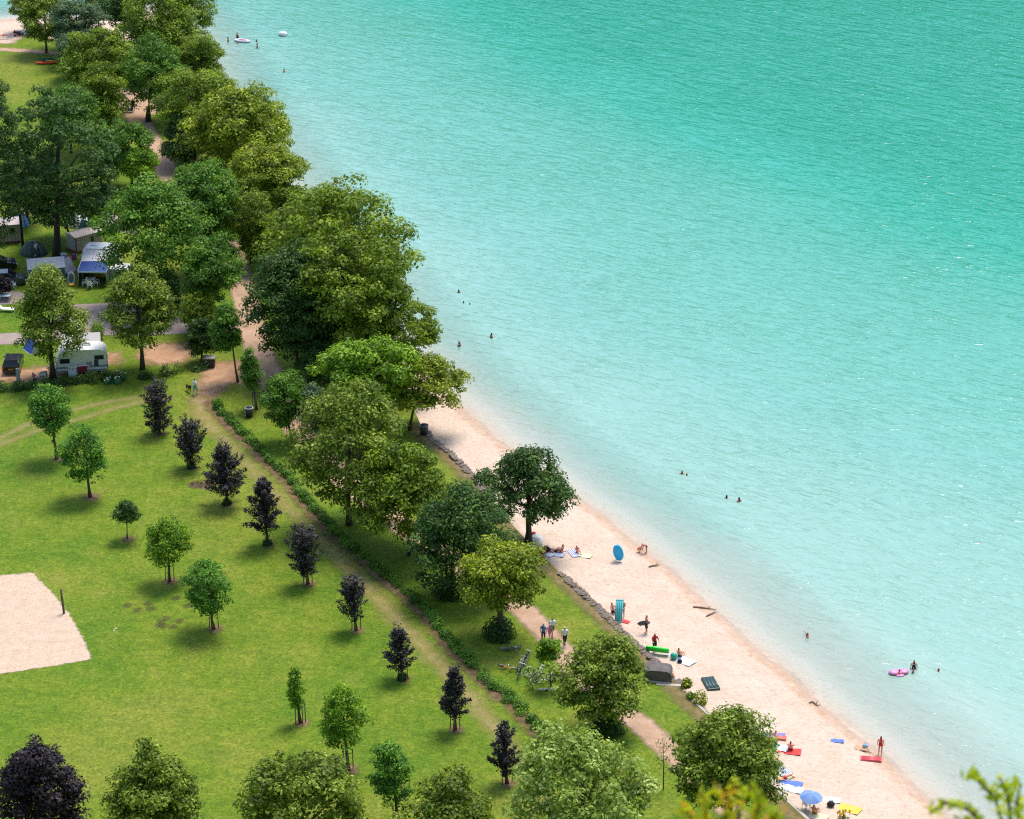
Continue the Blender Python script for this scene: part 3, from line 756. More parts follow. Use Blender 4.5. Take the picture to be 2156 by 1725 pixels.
tree('linden_tree', 'pale leafy tree beside the path at the left foot of the giant tree', (530, 555), (505, 458), 60, 70, 'olive', 'round', G5, 72, cs=0.22, dens=2.1)
tree('linden_tree', 'green round tree left of the giant tree, above the shaded path', (430, 570), (425, 425), 76, 82, 'mid', 'round', G5, 73, cs=0.22)
tree('linden_tree', 'big dark green tree between the camp and the lakeside path', (325, 640), (322, 485), 106, 118, 'mid', 'dome', G5, 74, cs=0.2)
tree('linden_tree', 'medium bright green tree right of the blue awning caravan', (440, 690), (438, 572), 63, 74, 'mid', 'round', None, 75, cs=0.24)
tree('bush_tree', 'low yellowish bushy tree under the medium green tree by the path', (425, 715), (420, 660), 40, 44, 'olive', 'round', None, 76, cs=0.3)
tree('dark_shrub_tree', 'dark bushy shrub beside the narrow upright tree', (425, 762), (424, 710), 30, 52, 'dark', 'egg', None, 77, cs=0.3)
tree('linden_tree', 'tree over the shaded path, trunk beside the far walkers', (312, 256), (325, 158), 62, 72, 'mid', 'dome', G5, 78, cs=0.22, dens=2.0, trunk_r=0.3, bark=BARK_D)
tree('linden_tree', 'small olive shore tree beyond the shaded path tree', (425, 205), (421, 124), 44, 46, 'olive', 'round', G5, 79, cs=0.25)
tree('plane_tree', 'tall olive tree at the tip of the promontory at the top', (345, 160), (338, 56), 72, 80, 'olive', 'round', G5, 80, cs=0.2)
tree('willow_tree', 'feathery tree at the top edge leaning over the lake', (385, 110), (402, 22), 48, 50, 'olive', 'round', G5, 81, cs=0.25, dens=1.7)
tree('linden_tree', 'dark olive tree beside the far meadow, above the shaded path', (212, 235), (205, 132), 68, 68, 'olive', 'dome', G5, 82, cs=0.22)
tree('linden_tree', 'small pointed olive tree at the left of the far walkers', (222, 282), (216, 205), 48, 66, 'olive', 'egg', G5, 83, cs=0.23)
tree('willow_tree', 'grey-green willow at the top left', (168, 132), (162, 55), 50, 52, 'grey', 'round', None, 84, cs=0.24)
tree('willow_tree', 'grey-green low willow beside the far path', (150, 165), (150, 108), 36, 36, 'grey', 'round', None, 85, cs=0.26)
tree('alder_tree', 'dark alder at the top left beside the cove', (98, 112), (95, 38), 46, 52, 'linden', 'round', None, 86, cs=0.24)
tree('alder_tree', 'nearly black tree at the top edge beside the cove sand', (262, 118), (262, 22), 40, 46, 'dark', 'round', None, 87, cs=0.24)
tree('maple_tree', 'bright green round treetop below the far meadow', (150, 322), (146, 238), 58, 52, 'mid', 'dome', None, 88, cs=0.24)
tree('horse_chestnut_tree', 'huge dark tree over the camp with a dark trunk', (120, 542), (127, 352), 118, 140, 'dark', 'dome', None, 89, cs=0.15, dens=2.9, trunk_r=0.42, bark=BARK_D)
tree('spruce_tree', 'very dark tall tree cut by the left edge above the camp', (-18, 580), (-8, 330), 58, 185, 'dark', 'cone', None, 90, cs=0.18, dens=2.6)
tree('hazel_tree', 'pale mid-green tree left of the shaded path', (278, 395), (272, 312), 54, 64, 'mid', 'round', None, 91, cs=0.25)
tree('hazel_tree', 'light green bushy tree right beside the lower shaded path', (300, 410), (296, 350), 40, 40, 'bright', 'round', None, 92, cs=0.28)
tree('hornbeam_tree', 'tree with pale flower tips left of the white caravan', (112, 800), (100, 655), 77, 112, 'linden', 'cone', None, 93, cs=0.2, trunk_r=0.28, bark=BARK_D)
tree('hornbeam_tree', 'pale-tipped tree right of the white caravan on a bare dirt patch', (300, 778), (293, 642), 75, 102, 'linden', 'egg', None, 94, cs=0.2, trunk_r=0.22)
tree('camp_tree', 'dark dense low tree just below the huge camp tree', (150, 505), (112, 425), 62, 60, 'dark', 'round', None, 95, cs=0.24)
tree('slender_tree', 'thin-stemmed dark tree behind the brown mobile home', (207, 500), (195, 428), 30, 44, 'dark', 'round', None, 96, cs=0.28, trunk_r=0.07)
tree('copper_shrub_tree', 'dark purple shrub cut by the left edge beside the cars', (-4, 628), (4, 602), 22, 26, 'plum', 'round', None, 97, cs=0.3)
tree('dark_shrub_tree', 'shaded dark bush under the big camp tree', (362, 668), (352, 622), 36, 46, 'dark', 'round', None, 98, cs=0.28)
GU = 'understorey trees along the shore'
for i, (bs, cc, a, b, kd, lb) in enumerate([((545, 440), (532, 388), 50, 48, 'olive', 'olive understorey tree below the golden shore tree'), ((608, 488), (600, 428), 56, 54, 'olive', 'olive understorey tree at the left shoulder of the giant tree'),
        ((478, 356), (460, 305), 50, 54, 'golden', 'golden understorey tree below the broad golden-olive tree'), ((392, 352), (382, 296), 42, 54, 'dark', 'dark understorey tree at the right edge of the shaded path'),
        ((455, 250), (452, 200), 46, 50, 'olive', 'olive understorey tree above the broad golden-olive tree'), ((404, 172), (402, 132), 36, 40, 'olive', 'small olive understorey tree near the promontory tip'),
        ((560, 570), (548, 512), 42, 54, 'olive', 'olive bush at the left foot of the giant tree beside the path'), ((694, 822), (690, 762), 62, 54, 'dark', 'dark understorey below the giant tree behind the tall trunks'),
        ((640, 590), (660, 470), 90, 70, 'golden', 'golden bough at the upper left of the giant tree'), ((765, 690), (776, 562), 66, 80, 'olive', 'olive crown at the right shoulder of the giant tree, over the water'),
        ((525, 330), (548, 268), 58, 52, 'golden', 'golden crown over the water right of the broad golden-olive tree'), ((478, 590), (462, 535), 44, 58, 'mid', 'green bushy tree hiding the middle of the shaded path'), ((448, 530), (440, 480), 44, 50, 'olive', 'olive bushy tree above the green bush on the path'), ((60, 470), (40, 380), 56, 70, 'dark', 'dark crown between the left edge and the huge camp tree'),
        ((228, 395), (228, 330), 44, 56, 'mid', 'green crown right of the huge camp tree'), ((60, 60), (60, 12), 36, 34, 'linden', 'dark treetop in the top left corner by the cove'), ((205, 90), (212, 14), 40, 34, 'dark', 'dark treetop at the top edge left of the cove sand')]):
    tree('understorey_tree', lb, bs, cc, a, b, kd, 'dome', GU, 120 + i, cs=0.24, dens=2.5)
# bare sapling
P = at(1397, 1662); t = thing('bare_sapling', 'thin nearly bare sapling right of the pale plane tree', 'tree', P)
mb = MB(); Ht = upright(1393, 1552, P.y).z
mb.tube([(0, 0, 0), (-0.05, 0, Ht * 0.5), (-0.15, 0, Ht)], [0.05, 0.035, 0.012], 6)
rng = np.random.default_rng(7)
tips = []
for k in range(12):
    f = 0.3 + 0.6 * k / 12; a = k * 2.4
    q = Vector((0.42 * math.cos(a), 0.42 * math.sin(a), Ht * f + 0.45)); tips.append(q)
    mb.tube([(-0.1 * f, 0, Ht * f), q], [0.016, 0.006], 4, False)
mb.build('trunk', BARK, t)
pp = np.concatenate([np.array(q) + rng.normal(size=(14, 3)) * 0.18 for q in tips])
link_mesh('crown', leaf_cards(rng, pp, unit(rng, len(pp)), 0.15, rng.random(len(pp))), LM['mid'], t)

# mulch rings and scattered bare spots
RING_M = soil_mat('mulch_ring_earth', [(0.3, (0.16, 0.095, 0.055)), (0.5, (0.26, 0.165, 0.095)), (0.7, (0.38, 0.26, 0.17))], 1.8, 0.3, 0.8, 1.6, 8, maxa=0.9)
rings = [('poly', [(p.x + 0.1 + r * 0.62 * math.cos(a), p.y + r * 0.8 * math.sin(a)) for a in np.linspace(0, 6.28, 13)[:-1]]) for p, r in LAWN]
for x, y, r in [(420, 1020, 0.85), (437, 1023, 0.8), (408, 1021, 0.5)]:
    p = at(x, y); rings.append(('poly', [(p.x + r * math.cos(a), p.y + r * math.sin(a)) for a in np.linspace(0, 6.28, 11)[:-1]]))
sheet('mulch_rings', rings, RING_M, 0.024, 0.3, 0.5, union=False)
SPOT_M = soil_mat('mole_earth', [(0.3, (0.07, 0.06, 0.03)), (0.7, (0.14, 0.11, 0.06))], 2, 0.2, 0.9, 2.5, 8, maxa=0.6)
spots = []
for x, y in [(268, 1275), (312, 1272), (318, 1282), (395, 1275), (340, 1308), (350, 1302), (378, 1308), (365, 1320), (345, 1318), (290, 1285), (372, 1260), (335, 1316)]:
    p = at(x, y); spots.append(('poly', [(p.x + 0.32 * math.cos(a), p.y + 0.4 * math.sin(a)) for a in np.linspace(0, 6.28, 9)[:-1]]))
sheet('bare_spots', spots, SPOT_M, 0.02, 0.2, 0.3)

# ------------------------------------------------------------------ hedges and shrubs
def hedge(name, label, pts, w, h, kind, seed, gaps=0.15, dens=160, leaf=0.17):
    rng = np.random.default_rng(seed)
    t = thing(name, label, 'hedge', pts[0])
    o = np.array(pts[0]); L = 0; pos = []; cl = []; tints = []; nr = []
    stems = MB()
    for a, b in zip(pts[:-1], pts[1:]):
        d = (b - a); ln = d.length
        n = max(1, int(ln / 0.55))
        for k in range(n):
            if rng.random() < gaps: continue
            c = np.array(a + d * ((k + rng.random()) / n)) - o + np.array([rng.normal() * w * 0.15, rng.normal() * w * 0.15, 0])
            hh = h * rng.uniform(0.55, 1.25)
            m = int(dens * rng.uniform(0.5, 1.1))
            e = unit(rng, m); e[:, 2] = np.abs(e[:, 2])
            pos.append(c + e * np.array([w * 0.5, w * 0.5, hh]) * rng.uniform(0.55, 1.05, (m, 1)))
            q = e * 0.7 + unit(rng, m) * 0.6 + np.array([0, 0, 0.4]); nr.append(q / np.linalg.norm(q, axis=1)[:, None])
            tints.append(rng.random() * 0.45 + 0.55 * rng.random(m))
            stems.tube([c, c + np.array([rng.normal() * 0.1, rng.normal() * 0.1, hh * 0.7])], [0.03, 0.012], 4, False)
    prop(stems.build('stems', BARK_D, t), kind='stuff')
    link_mesh('foliage', leaf_cards(rng, np.concatenate(pos), np.concatenate(nr), leaf, np.concatenate(tints)), LM[kind], t)
    return t
hedge('low_hedge', 'long low patchy hedge running diagonally between lawn and lakeside path', hp_, 1.15, 0.72, 'mid', 11, 0.06, 230)
hedge('camp_hedge', 'dark hedge between the camp pitches and the lawn, below the white caravan', [at(x, y) for x, y in [(-40, 825), (20, 822), (90, 818), (150, 806), (210, 800), (262, 802)]], 1.5, 1.1, 'dark', 12, 0.05, 240)
hedge('camp_hedge', 'dark low hedge along the bare dirt pitch, right of the crates', [at(x, y) for x, y in [(285, 798), (330, 792), (380, 783), (432, 776)]], 1.3, 1.0, 'dark', 13, 0.08, 220)
def shrub(name, label, base, r, h, kind, seed, z0=0.0, n=700, leaf=0.15, cat='shrub', P=None):
    rng = np.random.default_rng(seed)
    P = P or at(base[0], base[1], z0)
    t = thing(name, label, cat, P)
    e = unit(rng, n); e[:, 2] = e[:, 2] * 0.5 + 0.5
    pos = e * np.array([r, r, h]) * rng.uniform(0.5, 1.05, (n, 1))
    q = e * 0.6 + unit(rng, n) * 0.7; q /= np.linalg.norm(q, axis=1)[:, None]
    link_mesh('foliage', leaf_cards(rng, pos, q, leaf, rng.random(n)), LM[kind], t)
    mb = MB()
    for k in range(5):
        a = k * 1.3; mb.tube([(0, 0, -0.05), (r * 0.5 * math.cos(a), r * 0.5 * math.sin(a), h * 0.7)], [0.03, 0.012], 5, False)
    mb.build('stems', BARK_D, t)
    return t
shrub('clipped_bush', 'small bright green bush on a dark stem by the camp road', (206, 714), 0.75, 2.1, 'bright', 21, n=1400)
shrub('wall_shrub', 'small dark shrub at the end of the upper stone wall', (984, 1036), 0.55, 1.2, 'mid', 22)
shrub('beach_shrub', 'pale yellow-green shrub on the sand below the dark air bed', (1472, 1492), 0.55, 1.6, 'golden', 23, P=beach(1474, 1490))
shrub('hedge_end_shrub', 'upright shrub at the top end of the long low hedge', (457, 858), 0.4, 1.0, 'mid', 24, n=400)
shrub('spiky_plant', 'small spiky plant in front of the person seated by the concrete block', (1446, 1448), 0.45, 0.8, 'golden', 25, n=300, leaf=0.22)
shrub('weed_clump', 'ragged green clump hanging over the concrete edge below the block', (1455, 1470), 0.4, 0.5, 'mid', 26, n=300)
# ------------------------------------------------------------------ walls and masonry
STONE = plain('wall_stone', (0.18, 0.14, 0.115), 0.9, var=0.5, scale=2.2)
CONC = plain('weathered_concrete', (0.12, 0.10, 0.095), 0.92, var=0.3, scale=1.5)
PALE_C = plain('pale_concrete', (0.42, 0.37, 0.31), 0.9, var=0.2, scale=2)
stone_meshes = []
for k in range(6):
    rng = np.random.default_rng(60 + k)
    bm = bmesh.new(); bmesh.ops.create_icosphere(bm, subdivisions=1, radius=1.0)
    for v in bm.verts:
        v.co = Vector((max(-0.72, min(0.72, v.co.x)), max(-0.72, min(0.72, v.co.y)), max(-0.62, min(0.62, v.co.z)))) * (1 + rng.normal() * 0.1)
    me = bpy.data.meshes.new('stone'); bm.to_mesh(me); bm.free(); me.materials.append(STONE); stone_meshes.append(me)
def stone_wall(label, V_pts, rows, seed):
    rng = np.random.default_rng(seed)
    pts = [at(x, y) for x, y in V_pts]
    t = thing('stone_wall', label, 'wall', pts[0])
    for r in range(rows):
        for a, b in zip(pts[:-1], pts[1:]):
            d = b - a; n = max(1, int(d.length / 0.45)); side = Vector((d.y, -d.x, 0)).normalized()
            if side.x < 0: side = -side
            for k in range(n):
                p = a + d * ((k + rng.uniform(0.2, 0.8)) / n) - pts[0] + side * (r * 0.32 - 0.15 + rng.normal() * 0.05)
                s = rng.uniform(0.19, 0.33)
                z = (0.02, -0.14, -0.42)[r] + rng.normal() * 0.05
                link_mesh('stone', stone_meshes[rng.integers(6)], None, t, p + Vector((0, 0, z)), (rng.normal() * 0.2, rng.normal() * 0.2, rng.uniform(0, 6.28)), (s * 1.25, s, s * rng.uniform(0.6, 0.9)))
    return t
stone_wall('rough stone wall at the head of the beach above the lone tree', [(889, 900), (905, 922), (950, 957), (1000, 1008), (1022, 1040)], 3, 70)
stone_wall('long rubble stone wall edging the grass above the beach bathers', [(1180, 1207), (1250, 1272), (1330, 1350), (1398, 1410)], 3, 71)
def edging(name, label, vp, w, h):
    pts = [at(x, y) for x, y in vp]
    t = thing(name, label, 'kerb', pts[0])
    for a, b in zip(pts[:-1], pts[1:]):
        n = max(1, int((b - a).length / 1.4)); d = (b - a) / n; side = Vector((d.y, -d.x, 0)).normalized()
        if side.x < 0: side = -side
        an = math.atan2(d.y, d.x)
        for k in range(n):
            m = MB(); m.box((0, 0, 0), (d.length - 0.03, w, h)); m.build('kerb_stone', PALE_C, t, a + d * (k + 0.5) - pts[0] + side * 0.12 + Vector((0, 0, 0.04 - h / 2)), (0, 0, an), bevel=0.02)
edging('concrete_edging', 'low concrete edging between grass and sand at the bottom right', [(1447, 1468), (1500, 1515), (1590, 1610), (1650, 1682), (1700, 1728), (1760, 1785)], 0.26, 0.7)
# concrete stair wall
P = at(1387, 1439); t = thing('concrete_block', 'dark weathered concrete stair wall at the edge of the beach', 'wall', P, R(-6))
mb = MB(); prof = [(-1.15, -0.7), (1.0, -0.7), (1.0, 0.62), (0.86, 0.9), (0.55, 1.0), (-0.6, 1.05), (-1.15, 0.95)]
mb.prism(prof, 0.1, 1.5); mb.build('stair_wall', CONC, t)
mb = MB(); mb.box((1.45, 0.55, -0.42), (0.9, 1.0, 0.55)); mb.build('step', CONC, t, bevel=0.03)
mb = MB(); mb.box((1.0, -0.15, -0.12), (2.4, 0.34, 0.3)); mb.build('slab', PALE_C, t, bevel=0.02)
mb = MB(); mb.box((0.1, 0.02, 0.06), (1.6, 0.14, 0.14), (0, 0.05, 0)); mb.build('step', PALE_C, t, bevel=0.02)
WOOD = plain('grey_wood', (0.12, 0.085, 0.06), 0.85, var=0.35)
P = at(135, 1292); t = thing('net_post', 'lone dark wooden post at the edge of the sand court', 'post', P)
mb = MB(); mb.tube([(0, 0, -0.1), (-0.12, 0, upright(132, 1241, P.y).z)], [0.10, 0.09], 10); mb.build('shaft', WOOD, t)
mb = MB(); mb.box((-0.10, -0.12, upright(132, 1258, P.y).z), (0.1, 0.06, 0.1)); mb.build('hook', plain('dark_iron', (0.03, 0.03, 0.03), 0.5), t)
P = at(49, 526); t = thing('utility_pole', 'tall dark wooden pole beside the camp hut', 'pole', P)
top = upright(45, 385, P.y).z
mb = MB(); mb.tube([(0, 0, -0.1), (-0.15, 0, top)], [0.17, 0.11], 8); mb.build('shaft', plain('dark_wood', (0.03, 0.024, 0.02), 0.9), t)
mb = MB(); mb.box((-0.15, 0, top - 0.4), (1.3, 0.12, 0.12)); mb.build('crossarm', WOOD, t)
P = at(311, 250); t = thing('marker_post', 'pale post beside the shaded path near the far walkers', 'post', P)
mb = MB(); mb.box((0, 0, 0.65), (0.22, 0.12, 1.3)); mb.build('shaft', PALE_C, t, bevel=0.02)
mb = MB(); mb.box((0, 0, 1.34), (0.28, 0.18, 0.08)); mb.build('cap', PALE_C, t)

# ------------------------------------------------------------------ camp
WHITE = plain('white_gelcoat', (0.72, 0.72, 0.71), 0.35, var=0.04, coat=0.3)
OFFW = plain('white_plastic', (0.72, 0.72, 0.70), 0.5, var=0.05)
GREY = plain('grey_trim', (0.30, 0.31, 0.32), 0.5, var=0.1)
DARKG = plain('tinted_glass', (0.012, 0.016, 0.018), 0.12, var=0.1)
RUB = plain('tyre_rubber', (0.018, 0.018, 0.018), 0.85)
STEEL = plain('galvanised_steel', (0.35, 0.36, 0.37), 0.45, 0.7)
BLACKP = plain('black_paint', (0.010, 0.010, 0.012), 0.25, var=0.1, coat=0.6)
CANV = plain('grey_canvas', (0.52, 0.51, 0.51), 0.85, var=0.08); CANVD = plain('dark_canvas', (0.055, 0.09, 0.095), 0.85, var=0.15)
NAVY = plain('navy_canvas', (0.008, 0.045, 0.20), 0.75, var=0.15); TEAL = plain('teal_canvas', (0.03, 0.11, 0.14), 0.8, var=0.15)
def wheel(parent, x, y, z=0.32, r=0.32):
    m = MB(); m.ring((0, 0, 0), r - 0.09, 0.09, None, 18, 6); w = m.build('wheel', RUB, parent, (x, y, z))
    m = MB(); m.tube([(0, -0.06, 0), (0, 0.06, 0)], r - 0.13, 14); m.build('rim', STEEL, w)
    return w
def window(parent, x, z, w, h, y, frame=GREY):
    m = MB(); m.box((x, y, z), (w, 0.05, h)); f = m.build('window', frame, parent, bevel=0.02)
    m = MB(); m.box((x, y - 0.028, z), (w - 0.1, 0.02, h - 0.1)); m.build('pane', DARKG, f)
P = at(174, 789); t = thing('caravan', 'white touring caravan with red towel on the line, behind the dark hedge', 'caravan', P + Vector((-0.2, 1.15, 0)), R(9))
prof = [(-2.45, 0.42), (-2.62, 0.95), (-2.42, 1.55), (-2.18, 2.2), (-1.85, 2.5), (-1.3, 2.62), (1.7, 2.58), (2.2, 2.46), (2.46, 2.2), (2.56, 1.7), (2.52, 0.42)]
mb = MB(); mb.prism(prof, -1.1, 1.1, 0.035); mb.build('body', WHITE, t)
window(t, -1.62, 1.52, 1.0, 0.55, -1.105); window(t, 1.72, 1.72, 0.95, 0.5, -1.105)
mb = MB(); mb.box((1.42, -1.108, 1.15), (0.42, 0.04, 0.75)); mb.build('door_panel', plain('door_grey', (0.05, 0.055, 0.06), 0.5), t)
mb = MB(); mb.box((0.72, -1.108, 1.05), (0.52, 0.04, 0.55)); mb.build('service_flap', GREY, t, bevel=0.015)
mb = MB(); mb.box((0.0, -1.106, 0.80), (4.9, 0.03, 0.18)); mb.build('stripe', plain('stripe_grey', (0.22, 0.24, 0.26), 0.5), t)
mb = MB(); mb.box((0.0, -1.106, 0.34), (4.7, 0.06, 0.14)); mb.build('skirt', GREY, t)
mb = MB(); mb.box((0.55, 0.25, 2.64), (0.95, 0.62, 0.10)); h_ = mb.build('roof_hatch', OFFW, t, bevel=0.03)
mb = MB(); mb.box((0.55, 0.25, 2.70), (0.72, 0.42, 0.03)); mb.build('hatch_glass', plain('smoked_acrylic', (0.16, 0.15, 0.15), 0.2), h_)
mb = MB(); mb.box((-2.30, 0, 1.75), (0.05, 1.5, 0.62), (0, R(20), 0)); mb.build('window', DARKG, t)
mb = MB(); mb.tube([(-2.4, 0.55, 0.42), (-3.5, 0, 0.45)], 0.05, 6); mb.tube([(-2.4, -0.55, 0.42), (-3.5, 0, 0.45)], 0.05, 6); mb.build('drawbar', STEEL, t)
mb = MB(); mb.tube([(-3.3, 0, 0.1), (-3.3, 0, 0.75)], 0.04, 6); mb.build('jockey_wheel', STEEL, t)
for x in (0.1,):
    for y in (-1.0, 1.0): wheel(t, x, y)
for x in (-2.5, 2.53): mb = MB(); mb.tube([(x, -1.08, 0.5), (x * 0.985, -1.09, 2.0)], 0.03, 5); mb.build('corner_trim', GREY, t)
def gable_tent(name, label, P, rz, L, W, wall, ridge, roofm, wallm, group=None, open_end=False, cat='tent', ridge_along='x'):
    t = thing(name, label, cat, P, rz, group)
    x, y = L / 2, W / 2
    m = MB(); m.add([(-x, -y, wall), (x, -y, wall), (x, 0, ridge), (-x, 0, ridge), (x, y, wall), (-x, y, wall)], [(0, 1, 2, 3), (3, 2, 4, 5)])
    m.add([(-x, -y, wall - .03), (x, -y, wall - .03), (x, 0, ridge - .03), (-x, 0, ridge - .03), (x, y, wall - .03), (-x, y, wall - .03)], [(0, 1, 2, 3), (3, 2, 4, 5)])
    r_ = m.build('roof', roofm, t)
    m = MB(); b = 1.04 if wall < 0.5 else 1.0
    m.add([(-x * b, -y * b, 0), (x * b, -y * b, 0), (x * b, y * b, 0), (-x * b, y * b, 0), (-x * .99, -y * .99, wall - .01), (x * .99, -y * .99, wall - .01), (x * .99, y * .99, wall - .01), (-x * .99, y * .99, wall - .01), (-x * .99, 0, ridge - .05), (x * .99, 0, ridge - .05)],
          [(0, 1, 5, 4), (2, 3, 7, 6), (1, 2, 6, 9, 5), (3, 0, 4, 8, 7)])
    m.build('wall', wallm, t)
    return t
t2 = gable_tent('caravan_awning', 'pale grey peaked awning roof behind the white touring caravan', P + Vector((-0.55, 3.55, 0)), R(9), 3.9, 2.4, 2.2, 2.95, CANV, CANV, cat='awning')
m = MB(); m.box((0, 1.22, 1.1), (1.0, 0.03, 1.8)); m.build('door_flap', CANVD, t2)
# caravan with blue porch
P = at(192, 607); t = thing('caravan', 'white caravan roof behind the grey and blue awning, beside the big dark tree', 'caravan', P + Vector((0.3, 6.1, 0)), R(-4))
mb = MB(); mb.prism([(-1.9, 0.4), (-2.0, 1.4), (-1.75, 2.3), (-1.4, 2.55), (1.6, 2.55), (1.95, 2.3), (2.0, 0.4)], -1.05, 1.05, 0.03); mb.build('body', WHITE, t)
window(t, -0.8, 1.6, 0.9, 0.5, -1.055)
mb = MB(); mb.box((-0.7, 0.1, 2.6), (0.6, 0.5, 0.1)); mb.build('roof_hatch', OFFW, t, bevel=0.03)
for y in (-0.95, 0.95): wheel(t, 0.1, y)
t = thing('caravan_awning', 'grey awning with dark blue front canopy over a white garden table', 'awning', P + Vector((0.15, 0.3, 0)), R(-4))
mb = MB(); mb.add([(-1.75, 4.6, 2.5), (1.75, 4.6, 2.5), (1.62, 2.0, 2.15), (-1.62, 2.0, 2.15)], [(0, 1, 2, 3)]); mb.add([(-1.75, 4.6, 2.47), (1.75, 4.6, 2.47), (1.62, 2.0, 2.12), (-1.62, 2.0, 2.12)], [(3, 2, 1, 0)]); mb.build('roof', CANV, t)
for s in (-1, 1):
    mb = MB(); mb.add([(s * 1.72, 4.6, 0), (s * 1.72, 4.6, 2.46), (s * 1.6, 2.0, 2.1), (s * 1.6, 2.0, 0)], [(0, 1, 2, 3)]); mb.build('side_wall', CANV, t)
mb = MB(); mb.add([(-1.6, 1.98, 2.13), (0, 1.98, 2.24), (1.6, 1.98, 2.13), (1.52, 0, 1.78), (-1.52, 0, 1.78), (1.52, 0.01, 1.74), (-1.52, 0.01, 1.74), (0, 1.98, 2.2)], [(0, 1, 4), (1, 3, 4), (1, 2, 3)]); cn = mb.build('canopy', NAVY, t)
mb = MB(); mb.box((0, 0, 1.70), (3.1, 0.04, 0.16)); mb.tube([(-1.56, 2, 2.14), (-1.55, 0, 1.79)], 0.04, 5); mb.tube([(1.56, 2, 2.14), (1.55, 0, 1.79)], 0.04, 5); mb.build('valance', plain('pale_blue_trim', (0.45, 0.52, 0.55), 0.7), cn)
for x in (-1.5, 1.5): mb = MB(); mb.tube([(x, 0, 0), (x, 0, 1.78)], 0.03, 6); mb.build('post', STEEL, t)
mb = MB(); mb.add([(1.53, 0.05, 0), (1.53, 0.05, 1.76), (1.6, 1.95, 2.1), (1.6, 1.95, 0)], [(0, 1, 2, 3)]); mb.add([(-1.53, 0.05, 0), (-1.53, 0.05, 1.76), (-1.6, 1.95, 2.1), (-1.6, 1.95, 0)], [(0, 1, 2, 3)]); mb.build('side_wall', CANVD, t)
t = gable_tent('annex_tent', 'low white annex tent at the right of the blue awning', P + Vector((2.9, 2.4, 0)), R(-8), 2.2, 1.8, 1.55, 1.95, plain('white_canvas', (0.62, 0.62, 0.62), 0.85), CANV)
# cabins
BEIGE = plain('beige_cladding', (0.36, 0.30, 0.24), 0.8, var=0.12); ROOFP = plain('pinkish_roof', (0.46, 0.40, 0.40), 0.8, var=0.12)
RED_D = plain('dark_red_trim', (0.16, 0.03, 0.025), 0.7)
def cabin(label, P, rz, L, W, Hh):
    t = thing('camp_cabin', label, 'cabin', P, rz)
    n = int(L / 0.28); wl = MB(); wl.box((0, 0, Hh / 2 + 0.2), (L - 0.04, W - 0.04, Hh)); wb = wl.build('wall', BEIGE, t)
    for k in range(n):
        m = MB(); m.box((-L / 2 + (k + 0.5) * L / n, -W / 2, Hh / 2 + 0.2), (L / n - 0.04, 0.05, Hh - 0.02)); m.build('plank', BEIGE, wb)
    m = MB(); m.add([(-L / 2 - .15, -W / 2 - .15, Hh + .2), (L / 2 + .15, -W / 2 - .15, Hh + .2), (L / 2 + .15, W / 2 + .15, Hh + .2), (-L / 2 - .15, W / 2 + .15, Hh + .2), (-L / 2 - .15, 0, Hh + .48), (L / 2 + .15, 0, Hh + .48)],
                    [(0, 1, 5, 4), (2, 3, 4, 5), (1, 2, 5), (3, 0, 4), (3, 2, 1, 0)]); m.build('roof', ROOFP, t)
    m = MB(); m.box((0, 0, 0.1), (L + 0.06, W + 0.06, 0.26)); m.build('base_skirt', RED_D, t)
    window(t, L * 0.12, Hh * 0.62 + 0.2, 0.5, 0.8, -W / 2 - 0.03)
    m = MB(); m.box((-L / 2 - 0.01, -W * 0.1, Hh * 0.55 + 0.2), (0.04, W * 0.6, 0.9)); m.build('window', GREY, t)
    m = MB(); m.tube([(-L / 2, -W / 2 - .03, 0.2), (-L / 2, -W / 2 - .03, Hh + .2)], 0.06, 5); m.build('corner_post', RED_D, t)
    return t
P = at(151, 536); cabin('small beige camp cabin with a pale roof beside the huge tree trunk', P + Vector((1.15, 2.0, 0)), R(42), 3.4, 1.9, 1.7)
P = at(20, 513); t = cabin('grey camp hut with a railed porch cut by the left edge', P + Vector((-0.2, 1.2, 0)), R(14), 2.4, 2.4, 2.0)
mb = MB(); mb.box((-2.3, -0.3, 0.35), (2.2, 2.0, 0.16)); d_ = mb.build('porch_deck', WOOD, t)
for k in range(6): mb = MB(); mb.box((-3.3 + k * 0.42, -1.25, 0.85), (0.07, 0.07, 0.9)); mb.build('baluster', OFFW, d_)
mb = MB(); mb.box((-2.3, -1.25, 1.33), (2.3, 0.1, 0.08)); mb.build('handrail', OFFW, t)
